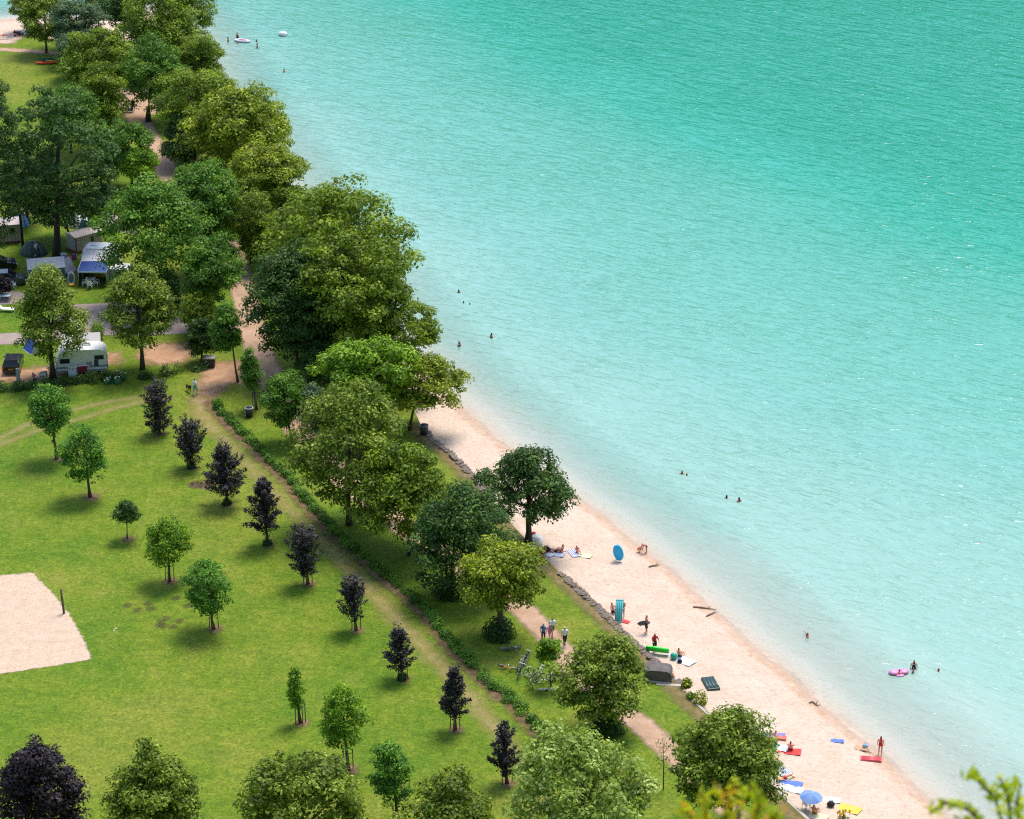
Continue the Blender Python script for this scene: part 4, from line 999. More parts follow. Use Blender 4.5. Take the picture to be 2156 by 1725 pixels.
def dome_tent(name, label, P, rz, L, W, H, mat_, flap=None, group=None):
    t = thing(name, label, 'tent', P, rz, group)
    V = []; F = []; n, m_ = 12, 6
    for j in range(m_ + 1):
        f = j / m_
        for i in range(n):
            a = 2 * math.pi * i / n
            k = abs(math.cos(2 * a)) * 0.12 + 0.88
            r = math.sqrt(max(0, 1 - f ** 1.7)) * k
            V.append((L / 2 * r * math.cos(a), W / 2 * r * math.sin(a), H * f))
    for j in range(m_):
        for i in range(n): F.append((j * n + i, j * n + (i + 1) % n, (j + 1) * n + (i + 1) % n, (j + 1) * n + i))
    m = MB(); m.add(V, F); m.build('flysheet', mat_, t)
    for a0 in (0.7, -0.7):
        pts = []
        for k in range(9):
            f = -1 + 2 * k / 8; z = H * (1.02 * max(0.0, 1 - abs(f) ** 2) ** 0.55)
            pts.append((L / 2 * f * math.cos(a0) * 1.01, W / 2 * f * math.sin(a0) * 1.01, z))
        m = MB(); m.tube(pts, 0.03, 5); m.build('pole', GREY, t)
    if flap is not None:
        m = MB(); m.add([(0.15, -W * 0.46, 0.18), (0.55, -W * 0.44, 0.18), (0.62, -W * 0.22, H * 0.93), (0.28, -W * 0.22, H * 0.95)], [(0, 1, 2, 3)]); m.build('door_flap', flap, t)
    return t
DKG = plain('dark_green_nylon', (0.018, 0.045, 0.042), 0.6, var=0.15)
dome_tent('dome_tent', 'dark green dome tent with a pale flap beside the wooden pole', at(68, 543) + Vector((0, 1.2, 0)), R(-8), 3.2, 2.6, 1.5, DKG, CANV)
t = gable_tent('frame_tent', 'large grey-roofed frame tent with dark blue walls left of the blue awning', at(92, 597) + Vector((0, 2.0, 0)), R(12), 4.0, 3.4, 1.55, 2.15, CANV, TEAL)
mb = MB(); mb.box((-0.9, -1.73, 0.85), (1.1, 0.03, 1.1)); mb.build('door_flap', CANV, t)
for x in (-1.95, 1.95): mb = MB(); mb.tube([(x, -1.75, 0), (x, -1.74, 1.6)], 0.035, 5); mb.build('pole', STEEL, t)
t = gable_tent('ridge_tent', 'small grey ridge tent with pale seams beside the orange towel', at(136, 580) + Vector((0, 0.8, 0)), R(70), 1.9, 1.6, 0.05, 1.6, CANV, plain('charcoal_canvas', (0.05, 0.05, 0.055), 0.85))
gable_tent('ridge_tent', 'teal ridge tent behind the beige cabin', at(188, 504) + Vector((0, 1.2, 0)), R(-30), 2.4, 2.2, 0.05, 1.7, TEAL, TEAL)
dome_tent('dome_tent', 'white dome tent behind the huge camp tree', at(164, 482) + Vector((0, 1, 0)), R(10), 2.6, 2.2, 1.5, plain('white_nylon', (0.7, 0.7, 0.7), 0.6), CANV)
gable_tent('ridge_tent', 'small blue and white ridge tent left of the white caravan', at(68, 744) + Vector((0, 0.8, 0)), R(-55), 1.8, 1.5, 0.05, 1.15, plain('royal_blue_nylon', (0.01, 0.05, 0.24), 0.6), plain('white_nylon', (0.7, 0.7, 0.7), 0.6))
dome_tent('dome_tent', 'bright blue tent behind the hut at the left edge', at(36, 482) + Vector((0, 1, 0)), R(10), 2.4, 2.2, 1.7, plain('sky_blue_nylon', (0.10, 0.28, 0.68), 0.6), CANV)
# cars
def car(label, P, rz, paint, L=4.0, W=1.68, plate=True, group=None):
    t = thing('parked_car', label, 'car', P, rz, group)      # rear faces -y, length along y
    low = [(-L / 2, 0.30), (-L / 2 - 0.02, 0.55), (-L / 2 + 0.05, 0.92), (L / 2 - 1.15, 0.95), (L / 2 - 0.15, 0.78), (L / 2, 0.52), (L / 2 - 0.03, 0.28)]
    RZ = Matrix.Rotation(R(90), 4, 'Z')
    m = MB(); m.prism(low, -W / 2, W / 2, 0.04); m.v = [RZ @ v for v in m.v]; m.build('body', paint, t)
    y0, y1, y2, y3 = -L / 2 + 0.12, -L / 2 + 0.50, L * 0.04, L * 0.24
    w, wt = W / 2 - 0.05, W / 2 - 0.2
    V = [(-w, y0, .9), (w, y0, .9), (w, y3, .93), (-w, y3, .93), (-wt, y1, 1.42), (wt, y1, 1.42), (wt, y2, 1.44), (-wt, y2, 1.44)]
    m = MB(); m.add(V, [(0, 1, 5, 4), (1, 2, 6, 5), (2, 3, 7, 6), (3, 0, 4, 7)]); m.build('glazing', DARKG, t)
    m = MB(); m.box((0, (y1 + y2) / 2, 1.45), (2 * wt + 0.06, y2 - y1 + 0.12, 0.07)); m.build('roof', paint, t, bevel=0.03)
    for sx in (-1, 1):
        for a, b in ((0, 4), (3, 7)):
            pa, pb = Vector(V[a]), Vector(V[b]); pa.x = abs(pa.x) * sx; pb.x = abs(pb.x) * sx
            m = MB(); m.tube([pa, pb], 0.045, 5); m.build('pillar', paint, t)
        wheel(t, 0, 0).parent = t
        for yy in (-L * 0.31, L * 0.31): pass
        m = MB(); m.box((sx * (W / 2 - 0.13), -L / 2 - 0.01, 0.74), (0.2, 0.06, 0.26)); m.build('tail_light', plain('tail_light_red', (0.22, 0.012, 0.01), 0.3), t, bevel=0.02)
        m = MB(); m.box((sx * (W / 2 + 0.08), L * 0.17, 0.98), (0.16, 0.1, 0.12)); m.build('mirror', paint, t, bevel=0.03)
        m = MB(); m.box((sx * (W / 2 - 0.22), L / 2 - 0.06, 0.62), (0.3, 0.1, 0.13)); m.build('headlight', plain('lamp_glass', (0.6, 0.6, 0.6), 0.15), t, bevel=0.02)
    for o in [c for c in t.children if c.name.startswith('wheel')]:
        for ch in list(o.children): bpy.data.objects.remove(ch)
        bpy.data.objects.remove(o)
    for sx in (-1, 1):
        for yy in (-L * 0.31, L * 0.31):
            wo = wheel(t, sx * (W / 2 - 0.08), yy, 0.3, 0.3); wo.rotation_euler = (0, 0, R(90))
    m = MB(); m.box((0, -L / 2 - 0.03, 0.45), (W * 0.96, 0.12, 0.16)); m.build('bumper', plain('bumper_plastic', (0.03, 0.03, 0.032), 0.6), t, bevel=0.03)
    if plate: m = MB(); m.box((0, -L / 2 - 0.02, 0.66), (0.5, 0.03, 0.12)); m.build('number_plate', plain('yellow_plate', (0.45, 0.22, 0.03), 0.5), t)
    return t
car('black hatchback parked rear towards the hedge at the left edge', at(22, 791) + Vector((0, 1.9, 0)), R(3), BLACKP, 3.9, 1.7)
car('dark green estate car in front of the frame tent at the left edge', at(12, 604) + Vector((0, 0.8, 0)), R(-82), plain('dark_green_paint', (0.012, 0.028, 0.03), 0.25, coat=0.6), 4.2, 1.7, False)
car('black car at the left edge above the dark green estate car', at(-8, 572) + Vector((0, 0.8, 0)), R(-75), BLACKP, 4.2, 1.7, False)
# white trailer
P = at(152, 716); t = thing('box_trailer', 'white ribbed folding trailer behind the white caravan', 'trailer', P + Vector((0, 1.0, 0)), R(6))
mb = MB(); mb.box((0, 0, 0.75), (1.6, 2.4, 0.5)); mb.build('body', plain('trailer_dark', (0.03, 0.03, 0.03), 0.6), t, bevel=0.03)
lid = MB(); lid.box((0, 0.1, 1.08), (1.66, 2.5, 0.12)); lid = lid.build('lid', OFFW, t, bevel=0.03)
for k in range(5): mb = MB(); mb.box((0, -0.9 + k * 0.48, 1.17), (1.6, 0.14, 0.07)); mb.build('rib', OFFW, lid)
for s in (-1, 1): wheel(t, s * 0.9, 0.1, 0.3, 0.3).rotation_euler = (0, 0, R(90))
mb = MB(); mb.box((1.05, 0.8, 0.95), (0.06, 1.0, 1.1)); mb.build('tailgate', GREY, t)
mb = MB(); mb.tube([(0, -1.2, 0.5), (0, -2.1, 0.5)], 0.05, 6); mb.build('drawbar', STEEL, t)
# garden furniture
def chair(label, P, rz, group):
    t = thing('garden_chair', label, 'chair', P, rz, group)
    m = MB(); m.box((0, 0, 0.43), (0.5, 0.48, 0.04)); m.build('seat', OFFW, t, bevel=0.01)
    m = MB(); m.box((0, 0.25, 0.72), (0.5, 0.04, 0.55), (R(-12), 0, 0)); m.build('backrest', OFFW, t, bevel=0.01)
    for x in (-0.22, 0.22):
        for y in (-0.2, 0.22): m = MB(); m.tube([(x * 1.1, y * 1.1, 0), (x, y, 0.43)], 0.028, 5); m.build('leg', OFFW, t)
        m = MB(); m.box((x * 1.1, 0, 0.65), (0.06, 0.46, 0.03)); m.build('armrest', OFFW, t)
    return t
G6 = 'white plastic garden chairs'
for lb, x, y, a in [('white garden chair at the left of the table under the blue awning', 178, 603, -70), ('white garden chair nearest the camera at the table under the blue awning', 190, 608, 175),
                    ('white garden chair at the right of the table under the blue awning', 204, 603, 70), ('white garden chair standing alone by the dark green estate car', 28, 608, 160)]:
    chair(lb, at(x, y), R(a), G6)
P = at(191, 600); t = thing('garden_table', 'white garden table under the blue awning', 'table', P)
mb = MB(); mb.box((0, 0, 0.71), (1.1, 0.8, 0.05)); mb.build('table_top', OFFW, t, bevel=0.015)
for x in (-0.45, 0.45):
    for y in (-0.3, 0.3): mb = MB(); mb.tube([(x, y, 0), (x, y, 0.7)], 0.03, 5); mb.build('leg', OFFW, t)
P = at(12, 634); t = thing('garden_table', 'pale blue-topped table on the camp road at the left edge', 'table', P)
mb = MB(); mb.box((0, 0, 0.66), (1.1, 0.8, 0.05)); mb.build('table_top', plain('pale_blue_glass', (0.42, 0.52, 0.55), 0.2), t, bevel=0.015)
for x in (-0.45, 0.45):
    for y in (-0.3, 0.3): mb = MB(); mb.tube([(x, y, 0), (x, y, 0.65)], 0.025, 5); mb.build('leg', STEEL, t)
P = at(14, 656); t = thing('sun_lounger', 'white sun lounger on the grass at the left edge', 'sun lounger', P, R(-95))
mb = MB(); mb.box((0, 0.25, 0.32), (0.6, 1.3, 0.06)); mb.build('bed', OFFW, t, bevel=0.02)
mb = MB(); mb.box((0, -0.70, 0.55), (0.6, 0.75, 0.05), (R(-40), 0, 0)); mb.build('backrest', OFFW, t, bevel=0.02)
for y in (-0.35, 0.75): mb = MB(); mb.ring((0, 0, 0), 0.16, 0.03, Matrix.Rotation(R(90), 4, 'Z'), 12, 4); mb.build('leg', OFFW, t, (0.25 if y > 0 else -0.25, y, 0.16))
def cloth(name, label, P, rz, w, h, mat_, sag=0.05, cat='towel', group=None):      # hung from a line
    n = 8; m = MB(); V = []; F = []
    for i in range(n + 1):
        for k in range(4):
            f = k / 3; V.append(((i / n - 0.5) * w, math.sin(i * 1.7 + k) * 0.03 * f, -h * f))
    V += [(v[0], v[1] + 0.012, v[2]) for v in V]; o_ = 4 * (n + 1)
    for i in range(n):
        for k in range(3):
            q = (i * 4 + k, i * 4 + k + 1, i * 4 + k + 5, i * 4 + k + 4); F.append(q); F.append(tuple(x + o_ for x in reversed(q)))
    m.add(V, F); o = m.build(name, mat_, None, P, (0, 0, rz)); prop(o, label, cat, group); return o
def line(label, A, B, h):
    t = thing('clothes_line', label, 'clothes line', A)
    d = B - A
    for q in (Vector((0, 0, 0)), d): m = MB(); m.tube([q, q + Vector((0, 0, h))], 0.03, 5); m.build('post', STEEL, t)
    m = MB(); m.tube([(0, 0, h), d / 2 + Vector((0, 0, h - 0.08)), d + Vector((0, 0, h))], 0.012, 4); m.build('cord', OFFW, t)
A = at(141, 796); B = at(188, 794); line('clothes line with a white and a red towel in front of the white caravan', A, B, 1.25)
def along(A, B, f, z): return A + (B - A) * f + Vector((0, 0, z))
def dotted(name, a, b_, sc):
    m, nt, b, out = new_mat(name)
    v = nd(nt, 'ShaderNodeTexVoronoi'); v.inputs['Scale'].default_value = sc; v.inputs['Randomness'].default_value = 0.3
    nt.links.new(objco(nt), v.inputs['Vector'])
    nt.links.new(ramp(nt, v.outputs['Distance'], [(0.0, b_), (0.2, b_), (0.24, a)], 'CONSTANT'), b.inputs['Base Color']); b.inputs['Roughness'].default_value = 0.9
    return m
cloth('hung_towel', 'white towel with dark dots on the line before the white caravan', along(A, B, 0.27, 1.2), 0, 0.85, 1.15, dotted('dotted_cotton', (0.66, 0.66, 0.72), (0.10, 0.10, 0.16), 3.2))
cloth('hung_towel', 'dark red towel on the line before the white caravan', along(A, B, 0.70, 1.2), 0, 0.95, 0.72, plain('dark_red_cotton', (0.20, 0.012, 0.03), 0.9))
A = at(139, 560); B = at(163, 556); line('clothes line with an orange and purple towel beside the beige cabin', A, B, 1.25)
cloth('hung_towel', 'orange towel on the line between the tents and the blue awning', along(A, B, 0.25, 1.2), 0, 0.55, 0.8, plain('orange_cotton', (0.62, 0.10, 0.03), 0.9))
cloth('hung_towel', 'purple towel beside the orange towel on the camp line', along(A, B, 0.75, 1.2), 0, 0.55, 0.75, plain('purple_cotton', (0.24, 0.07, 0.18), 0.9))
cloth('hung_cloth', 'blue and white cloth hanging at the corner of the beige cabin', at(135, 556) + Vector((0, 0, 1.3)), 0, 0.7, 0.7, dotted('blue_white_cotton', (0.6, 0.66, 0.72), (0.05, 0.14, 0.3), 2.5))
# drying rack, service post, inflatable boat, pots
P = at(92, 803); t = thing('drying_rack', 'clothes rack with dark and white washing by the hedge', 'drying rack', P)
for x in (-0.45, 0.45): mb = MB(); mb.tube([(x, -0.3, 0), (x, 0.3, 1.0)], 0.015, 4); mb.tube([(x, 0.3, 0), (x, -0.3, 1.0)], 0.015, 4); mb.build('frame', STEEL, t)
for k in range(5):
    mb = MB(); mb.box((0, -0.28 + k * 0.14, 0.72), (0.7, 0.02, 0.5), (0.1, 0, 0.1 * k)); mb.build('washing', [plain('washing_white', (0.6, 0.58, 0.56), 0.9), plain('washing_navy', (0.02, 0.02, 0.05), 0.9)][k % 2], t)
P = at(39, 802); t = thing('service_post', 'grey service post beside the black hatchback', 'post', P)
mb = MB(); mb.box((0, 0, 0.65), (0.38, 0.2, 1.3)); mb.build('cabinet', plain('post_grey', (0.30, 0.31, 0.30), 0.6), t, bevel=0.02)
mb = MB(); mb.box((0, -0.11, 0.9), (0.26, 0.02, 0.3)); mb.build('door', GREY, t)
P = at(151, 602); t = thing('inflatable_boat', 'grey and yellow inflatable boat propped on end left of the blue awning', 'boat', P, R(5))
M_ = Matrix.Translation((0, 0.15, 0.75)) @ Matrix.Rotation(R(-20), 4, 'X') @ Matrix.Scale(1.9, 4, (0, 0, 1))
mb = MB(); mb.ring((0, 0, 0), 0.32, 0.1, M_, 20, 6); mb.build('tube', plain('boat_grey', (0.28, 0.30, 0.33), 0.5), t)
mb = MB(); mb.ell((0, 0.15, 0.75), (0.3, 0.05, 0.58)); mb.build('floor', plain('boat_slate', (0.10, 0.11, 0.14), 0.6), t)
mb = MB(); mb.ell((0, -0.12, 0.16), (0.36, 0.22, 0.16)); mb.build('bow', plain('boat_yellow', (0.75, 0.38, 0.01), 0.5), t)
YEL = plain('yellow_plastic', (0.62, 0.36, 0.03), 0.5); GPOT = plain('teal_pot', (0.03, 0.16, 0.13), 0.5)
for k, (x, y, lb, m0) in enumerate([(220, 797, 'yellow plastic tub at the end of the dark camp hedge', YEL), (234, 800, 'teal flower pot with white blossom right of the yellow tub', GPOT), (246, 797, 'yellow flower pot right of the teal one by the camp hedge', YEL),
                                    (225, 808, 'low teal pot with white flowers below the yellow tub', GPOT), (248, 808, 'small pot with white flowers below the yellow pot', GPOT), (260, 799, 'last little pot of white flowers in the row by the hedge', GPOT)]):
    t = thing('flower_pot', lb, 'flower pot', at(x, y), 0, 'pots by the camp hedge')
    m = MB(); m.tube([(0, 0, 0), (0, 0, 0.38)], [0.24, 0.34], 12); m.build('pot', m0, t)
    rng = np.random.default_rng(k); n = 120; e = unit(rng, n); e[:, 2] = abs(e[:, 2])
    link_mesh('foliage', leaf_cards(rng, e * np.array([0.36, 0.36, 0.3]) + np.array([0, 0, 0.4]), e, 0.14, rng.random(n)), LM['mid'], t)
    for j in range(5):
        m = MB(); q = e[j * 7] * np.array([0.34, 0.34, 0.3]) + np.array([0, 0, 0.46]); m.ell(q, (0.09, 0.09, 0.06), 6, 3); m.build('blossom', plain('white_petal', (0.75, 0.75, 0.68), 0.8) if m0 is GPOT or j % 2 else YEL, t)
# bins
def bin_(label, P, hgt, r, white_side):
    t = thing('litter_bin', label, 'bin', P)
    m = MB(); m.tube([(0, 0, 0.05), (0, 0, hgt)], [r * 0.92, r], 14); m.build('bin_body', plain('bin_dark', (0.03, 0.03, 0.032), 0.6), t)
    m = MB(); m.ring((0, 0, hgt), r, 0.04, Matrix.Rotation(R(90), 4, 'X'), 16, 5); m.build('rim', OFFW if white_side else GREY, t)
    if white_side: m = MB(); m.box((-r * 1.02, 0, hgt * 0.55), (0.05, r * 1.3, hgt * 0.85)); m.build('side_panel', OFFW, t)
    m = MB(); m.tube([(0, 0, -0.05), (0, 0, 0.06)], 0.1, 6); m.build('foot', STEEL, t)
bin_('black litter bin with a white side beside the narrow staked tree', at(525, 878), 0.95, 0.36, True)
bin_('litter bin with pale rim at the top of the beach wall', at(893, 914), 0.9, 0.4, False)
P = at(441, 772); t = thing('waste_container', 'dark waste container with pale lid at the end of the hedge', 'container', P)
mb = MB(); mb.box((0, 0, 0.5), (1.1, 0.8, 0.9), taper=1.08); mb.build('tub', plain('container_dark', (0.03, 0.028, 0.026), 0.7), t, bevel=0.04)
mb = MB(); mb.box((0, 0, 1.0), (1.22, 0.92, 0.12)); mb.build('lid', plain('container_lid', (0.32, 0.28, 0.25), 0.7), t, bevel=0.03)
for k in range(2): mb = MB(); mb.ell((0, 0, 0), (0.11, 0.07, 0.004), 8, 3); o = mb.build('paper_scrap', OFFW, None, at(240 + 4 * k, 1328 - 4 * k) + Vector((0, 0, 0.035))); prop(o, ['lower white scrap of paper on the lawn by the bare spots', 'upper white scrap of paper on the lawn by the bare spots'][k], 'litter')
# kayaks
def kayak(label, P, rz, c):
    t = thing('kayak', label, 'kayak', P, rz, 'kayaks on the far meadow')
    V = []; F = []; n = 9
    for i in range(n):
        f = -1 + 2 * i / (n - 1); w = 0.34 * (1 - abs(f) ** 2.2) + 0.01; z0 = 0.05 + 0.14 * abs(f) ** 3
        V += [(f * 1.6, -w, 0.22 + 0.08 * f * f), (f * 1.6, -w * 0.7, z0), (f * 1.6, w * 0.7, z0), (f * 1.6, w, 0.22 + 0.08 * f * f), (f * 1.6, 0, 0.30 + 0.05 * f * f)]
    for i in range(n - 1):
        for j in range(5): F.append((i * 5 + j, i * 5 + (j + 1) % 5, (i + 1) * 5 + (j + 1) % 5, (i + 1) * 5 + j))
    F += [(0, 1, 2, 3, 4), tuple(reversed(range(5 * n - 5, 5 * n)))]
    m = MB(); m.add(V, F); m.build('hull', c, t)
    m = MB(); m.ring((0, 0, 0.31), 0.26, 0.03, Matrix.Rotation(R(90), 4, 'X') @ Matrix.Scale(1.6, 4, (1, 0, 0)), 16, 4); m.build('cockpit', RUB, t)
kayak('red kayak lying on the far meadow', at(97, 135), R(4), plain('red_hull', (0.62, 0.07, 0.02), 0.4)); kayak('yellow kayak lying on the far meadow', at(122, 131), R(10), plain('yellow_hull', (0.72, 0.40, 0.02), 0.4))
kayak('dark kayak half hidden between the red and yellow ones', at(108, 129), R(-8), plain('teal_hull', (0.02, 0.10, 0.11), 0.4))
# bicycles
ALU = plain('bright_alloy', (0.62, 0.62, 0.62), 0.3, 0.6); SADDLE = plain('black_saddle', (0.015, 0.015, 0.015), 0.7)
bike_mesh = {}
def bike(label, P, rz, lean, paint, tyre=None, lift=0.0):
    if not bike_mesh:
        m = MB(); m.ring((0, 0, 0), 0.32, 0.028, None, 22, 5); bike_mesh['tyre'] = m.mesh('tyre')
        m = MB()
        for k in range(12): a = k * math.pi / 6; m.tube([(0, 0.02 * (-1) ** k, 0), (0.31 * math.cos(a), 0, 0.31 * math.sin(a))], 0.006, 3, False)
        m.ring((0, 0, 0), 0.285, 0.016, None, 22, 4); bike_mesh['rim'] = m.mesh('rim')
        m = MB(); S, Bk, Hh, rw, fw = (-0.18, 0, 0.82), (-0.05, 0, 0.30), (0.40, 0, 0.82), (-0.52, 0, 0.35), (0.56, 0, 0.35)
        for a, b in ((S, Bk), (S, Hh), (Bk, (0.43, 0, 0.72)), (Bk, rw), (S, rw), ((0.38, 0, 0.92), fw)): m.tube([a, b], 0.026, 5)
        bike_mesh['frame'] = m.mesh('frame')
        m = MB(); m.tube([(0.30, -0.28, 0.98), (0.40, -0.1, 0.98), (0.38, 0, 0.95), (0.40, 0.1, 0.98), (0.30, 0.28, 0.98)], 0.022, 5); bike_mesh['handlebar'] = m.mesh('handlebar')
        m = MB(); m.ell((-0.22, 0, 0.93), (0.15, 0.08, 0.045), 8, 4); m.tube([(-0.18, 0, 0.8), (-0.2, 0, 0.92)], 0.018, 5); bike_mesh['saddle'] = m.mesh('saddle')
        m = MB(); m.ring((-0.05, 0.03, 0.30), 0.09, 0.012, None, 12, 4); m.tube([(-0.05, -0.12, 0.30), (-0.05, 0.12, 0.30)], 0.015, 4); m.box((0.05, 0.14, 0.18), (0.1, 0.06, 0.03)); m.box((-0.15, -0.14, 0.42), (0.1, 0.06, 0.03)); bike_mesh['crank'] = m.mesh('crank')
    t = thing('bicycle', label, 'bicycle', P + Vector((0, 0, lift)), rz, 'bicycles left on the grass')
    t.rotation_euler = (R(lean), 0, rz)
    for nm, m0 in (('frame', paint), ('handlebar', ALU), ('saddle', SADDLE), ('crank', STEEL)): link_mesh(nm, bike_mesh[nm], m0, t)
    for x in (-0.52, 0.56):
        w = link_mesh('wheel', bike_mesh['tyre'], tyre or RUB, t, (x, 0, 0.35)); link_mesh('rim', bike_mesh['rim'], ALU, w)
DK = plain('dark_frame', (0.03, 0.03, 0.035), 0.4); SIL = plain('silver_frame', (0.5, 0.5, 0.52), 0.3, 0.5); YF = plain('yellow_frame', (0.75, 0.36, 0.01), 0.4); WF = plain('white_frame', (0.65, 0.62, 0.55), 0.4)
bike('dark bicycle lying flat in the shade below the yellow-green tree', at(1072, 1363), R(12), 78, DK, None, 0.06)
bike('yellow bicycle lying on the grass beside the low hedge', at(1073, 1405), R(-28), 66, YF, None, 0.08)
bike('dark bicycle farthest up the slanting line, handlebar towards the path', at(1105, 1396), R(72), 12, DK)
bike('dark bicycle at the lower end of the slanting line, nearest the hedge', at(1093, 1424), R(76), 10, DK)
bike('silver bicycle second in the slanting line, leaning on its neighbour', at(1101, 1409), R(66), -12, SIL)
bike('white-framed bicycle facing away left of the little lime tree', at(1131, 1425), R(60), 14, WF)
bike('silver bicycle standing nearest the camera beside the fallen pale bicycle', at(1120, 1446), R(100), -14, SIL)
bike('dark bicycle with a basket-side wheel in the middle of the heap', at(1117, 1432), R(130), 10, DK)
bike('pale bicycle fallen flat below the little lime tree', at(1153, 1451), R(8), 70, SIL, plain('pale_tyre', (0.42, 0.40, 0.38), 0.7), 0.08)
bike('white bicycle propped against the stem of the little lime tree', at(1149, 1437), R(18), 10, WF)
bike('grey bicycle behind the little lime tree beside the dark round tree', at(1172, 1436), R(-10), -12, DK)
bike('dark bicycle parked on the camp road under the pale-tipped tree', at(257, 710), R(5), 8, DK)
# driftwood
for k, (x0, y0, x1, y1, r) in enumerate([(1459, 1279, 1508, 1285, 0.06), (1487, 1299, 1510, 1290, 0.055), (1366, 1195, 1390, 1190, 0.06), (1704, 1481, 1727, 1485, 0.06), (1812, 1580, 1838, 1588, 0.04)]):
    A, B = beach(x0, y0), beach(x1, y1); mb = MB(); d = B - A
    rr = np.random.default_rng(k); mb.tube([Vector((0, 0, 0.05)), d * 0.35 + Vector((0, rr.normal() * 0.1, 0.1)), d * 0.7 + Vector((0, rr.normal() * 0.1, 0.08)), d + Vector((0, 0, 0.06))], [r, r * 1.1, r * 0.8, r * 0.3], 6)
    mb.tube([d * 0.6 + Vector((0, 0, 0.08)), d * 0.75 + Vector((0.1, 0.5, 0.14))], [r * 0.6, r * 0.2], 5)
    o = mb.build('driftwood', plain('driftwood', (0.24, 0.15, 0.10), 0.9, var=0.3), None, A)
    prop(o, ['long thin driftwood stick on the sand in mid beach', 'shorter bent driftwood stick below the long thin one', 'driftwood branch just below the two crouching children', 'dark driftwood lump lower down the water line', 'thin branch lying beside the standing bather in red'][k], 'driftwood')
# ------------------------------------------------------------------ people
SKIN = [plain('fair_skin', (0.58, 0.33, 0.24), 0.6, var=0.08), plain('tanned_skin', (0.46, 0.22, 0.13), 0.6, var=0.08), plain('reddened_skin', (0.66, 0.28, 0.19), 0.6, var=0.08)]
HAIR = {'dark': plain('dark_hair', (0.018, 0.012, 0.009), 0.6), 'brown': plain('brown_hair', (0.07, 0.04, 0.022), 0.6), 'fair': plain('fair_hair', (0.28, 0.18, 0.08), 0.6)}
def pose_joints(p):
    J = dict(pelvis=(0, 0, .93), belly=(0, 0, 1.10), chest=(0, 0, 1.30), neck=(0, 0.01, 1.48), head=(0, -.01, 1.58), crown=(0, 0, 1.69), nose=(0, -.10, 1.60))
    for s, k in ((-1, 'l'), (1, 'r')):
        J.update({'sh' + k: (s * .19, 0, 1.40), 'el' + k: (s * .25, .02, 1.12), 'wr' + k: (s * .26, -.05, .88), 'ha' + k: (s * .26, -.08, .78),
                  'hip' + k: (s * .10, 0, .90), 'kn' + k: (s * .11, -.02, .49), 'an' + k: (s * .11, .02, .09), 'to' + k: (s * .13, -.17, .03)})
    if p == 'walk':
        J.update(knl=(-.10, -.20, .52), anl=(-.10, -.22, .11), tol=(-.11, -.40, .06), knr=(.10, .08, .50), anr=(.10, .32, .16), tor=(.11, .18, .03), ell=(-.25, .12, 1.14), wrl=(-.25, .10, .90), hal=(-.25, .08, .80), elr=(.25, -.08, 1.13), wrr=(.25, -.24, .95), har=(.25, -.30, .88))
    if p == 'hold':
        J.update(ell=(-.28, -.14, 1.14), wrl=(-.26, -.36, 1.06), hal=(-.25, -.44, 1.05), elr=(.28, -.14, 1.14), wrr=(.26, -.36, 1.06), har=(.25, -.44, 1.05), knl=(-.11, -.08, .49), anl=(-.11, -.06, .09))
    if p == 'up':
        J.update(ell=(-.44, -.02, 1.42), wrl=(-.62, -.08, 1.52), hal=(-.70, -.1, 1.55))
    if p in ('sit', 'lean'):
        dz = -.80; back = .10 if p == 'sit' else .28
        for k in list(J):
            if k[:2] in ('pe', 'be', 'ch', 'ne', 'he', 'cr', 'no', 'sh'):
                x, y, z = J[k]; J[k] = (x, y + back * (z - .93) / .6, z + dz - (0 if p == 'sit' else .06 * (z - .93)))
        for s, k in ((-1, 'l'), (1, 'r')):
            J.update({'hip' + k: (s * .10, -.04, .12), 'kn' + k: (s * .14, -.40, .42 if p == 'sit' else .24), 'an' + k: (s * .13, -.66, .09), 'to' + k: (s * .15, -.84, .08)})
            if p == 'sit': J.update({'el' + k: (s * .27, -.12, .42), 'wr' + k: (s * .20, -.34, .44), 'ha' + k: (s * .16, -.42, .42)})
            else: J.update({'el' + k: (s * .26, .34, .30), 'wr' + k: (s * .28, .42, .08), 'ha' + k: (s * .28, .38, .04)})
    if p == 'lie':
        for k in list(J):
            x, y, z = J[k]; J[k] = (x, .9 - z if False else z - .9, .13 + (-y) * .6)
        J.update(knl=(-.13, -.42, .34), anl=(-.13, -.62, .08), tol=(-.14, -.80, .06), wrl=(-.40, .2, .08), hal=(-.42, .1, .06), wrr=(.40, .2, .08), har=(.42, .1, .06))
    if p == 'crouch':
        for k in list(J):
            if k[:2] in ('pe', 'be', 'ch', 'ne', 'he', 'cr', 'no', 'sh'):
                x, y, z = J[k]; f = z - .93; J[k] = (x, .12 - f * .75, .42 + f * .62)
        for s, k in ((-1, 'l'), (1, 'r')):
            J.update({'hip' + k: (s * .11, .12, .40), 'kn' + k: (s * .17, -.30, .48), 'an' + k: (s * .13, .02, .09), 'to' + k: (s * .15, -.16, .03), 'el' + k: (s * .24, -.40, .46), 'wr' + k: (s * .16, -.52, .22), 'ha' + k: (s * .14, -.56, .14)})
    if p == 'bend':
        for k in list(J):
            if k[:2] in ('be', 'ch', 'ne', 'he', 'cr', 'no', 'sh'):
                x, y, z = J[k]; f = z - .93; J[k] = (x, -f * .85, .93 + f * .40)
        for s, k in ((-1, 'l'), (1, 'r')): J.update({'el' + k: (s * .22, -.46, .78), 'wr' + k: (s * .18, -.52, .52), 'ha' + k: (s * .16, -.54, .42)})
    return J
BONES = [('pelvis', 'belly'), ('belly', 'chest'), ('chest', 'neck'), ('neck', 'head'), ('head', 'crown'), ('head', 'nose')]
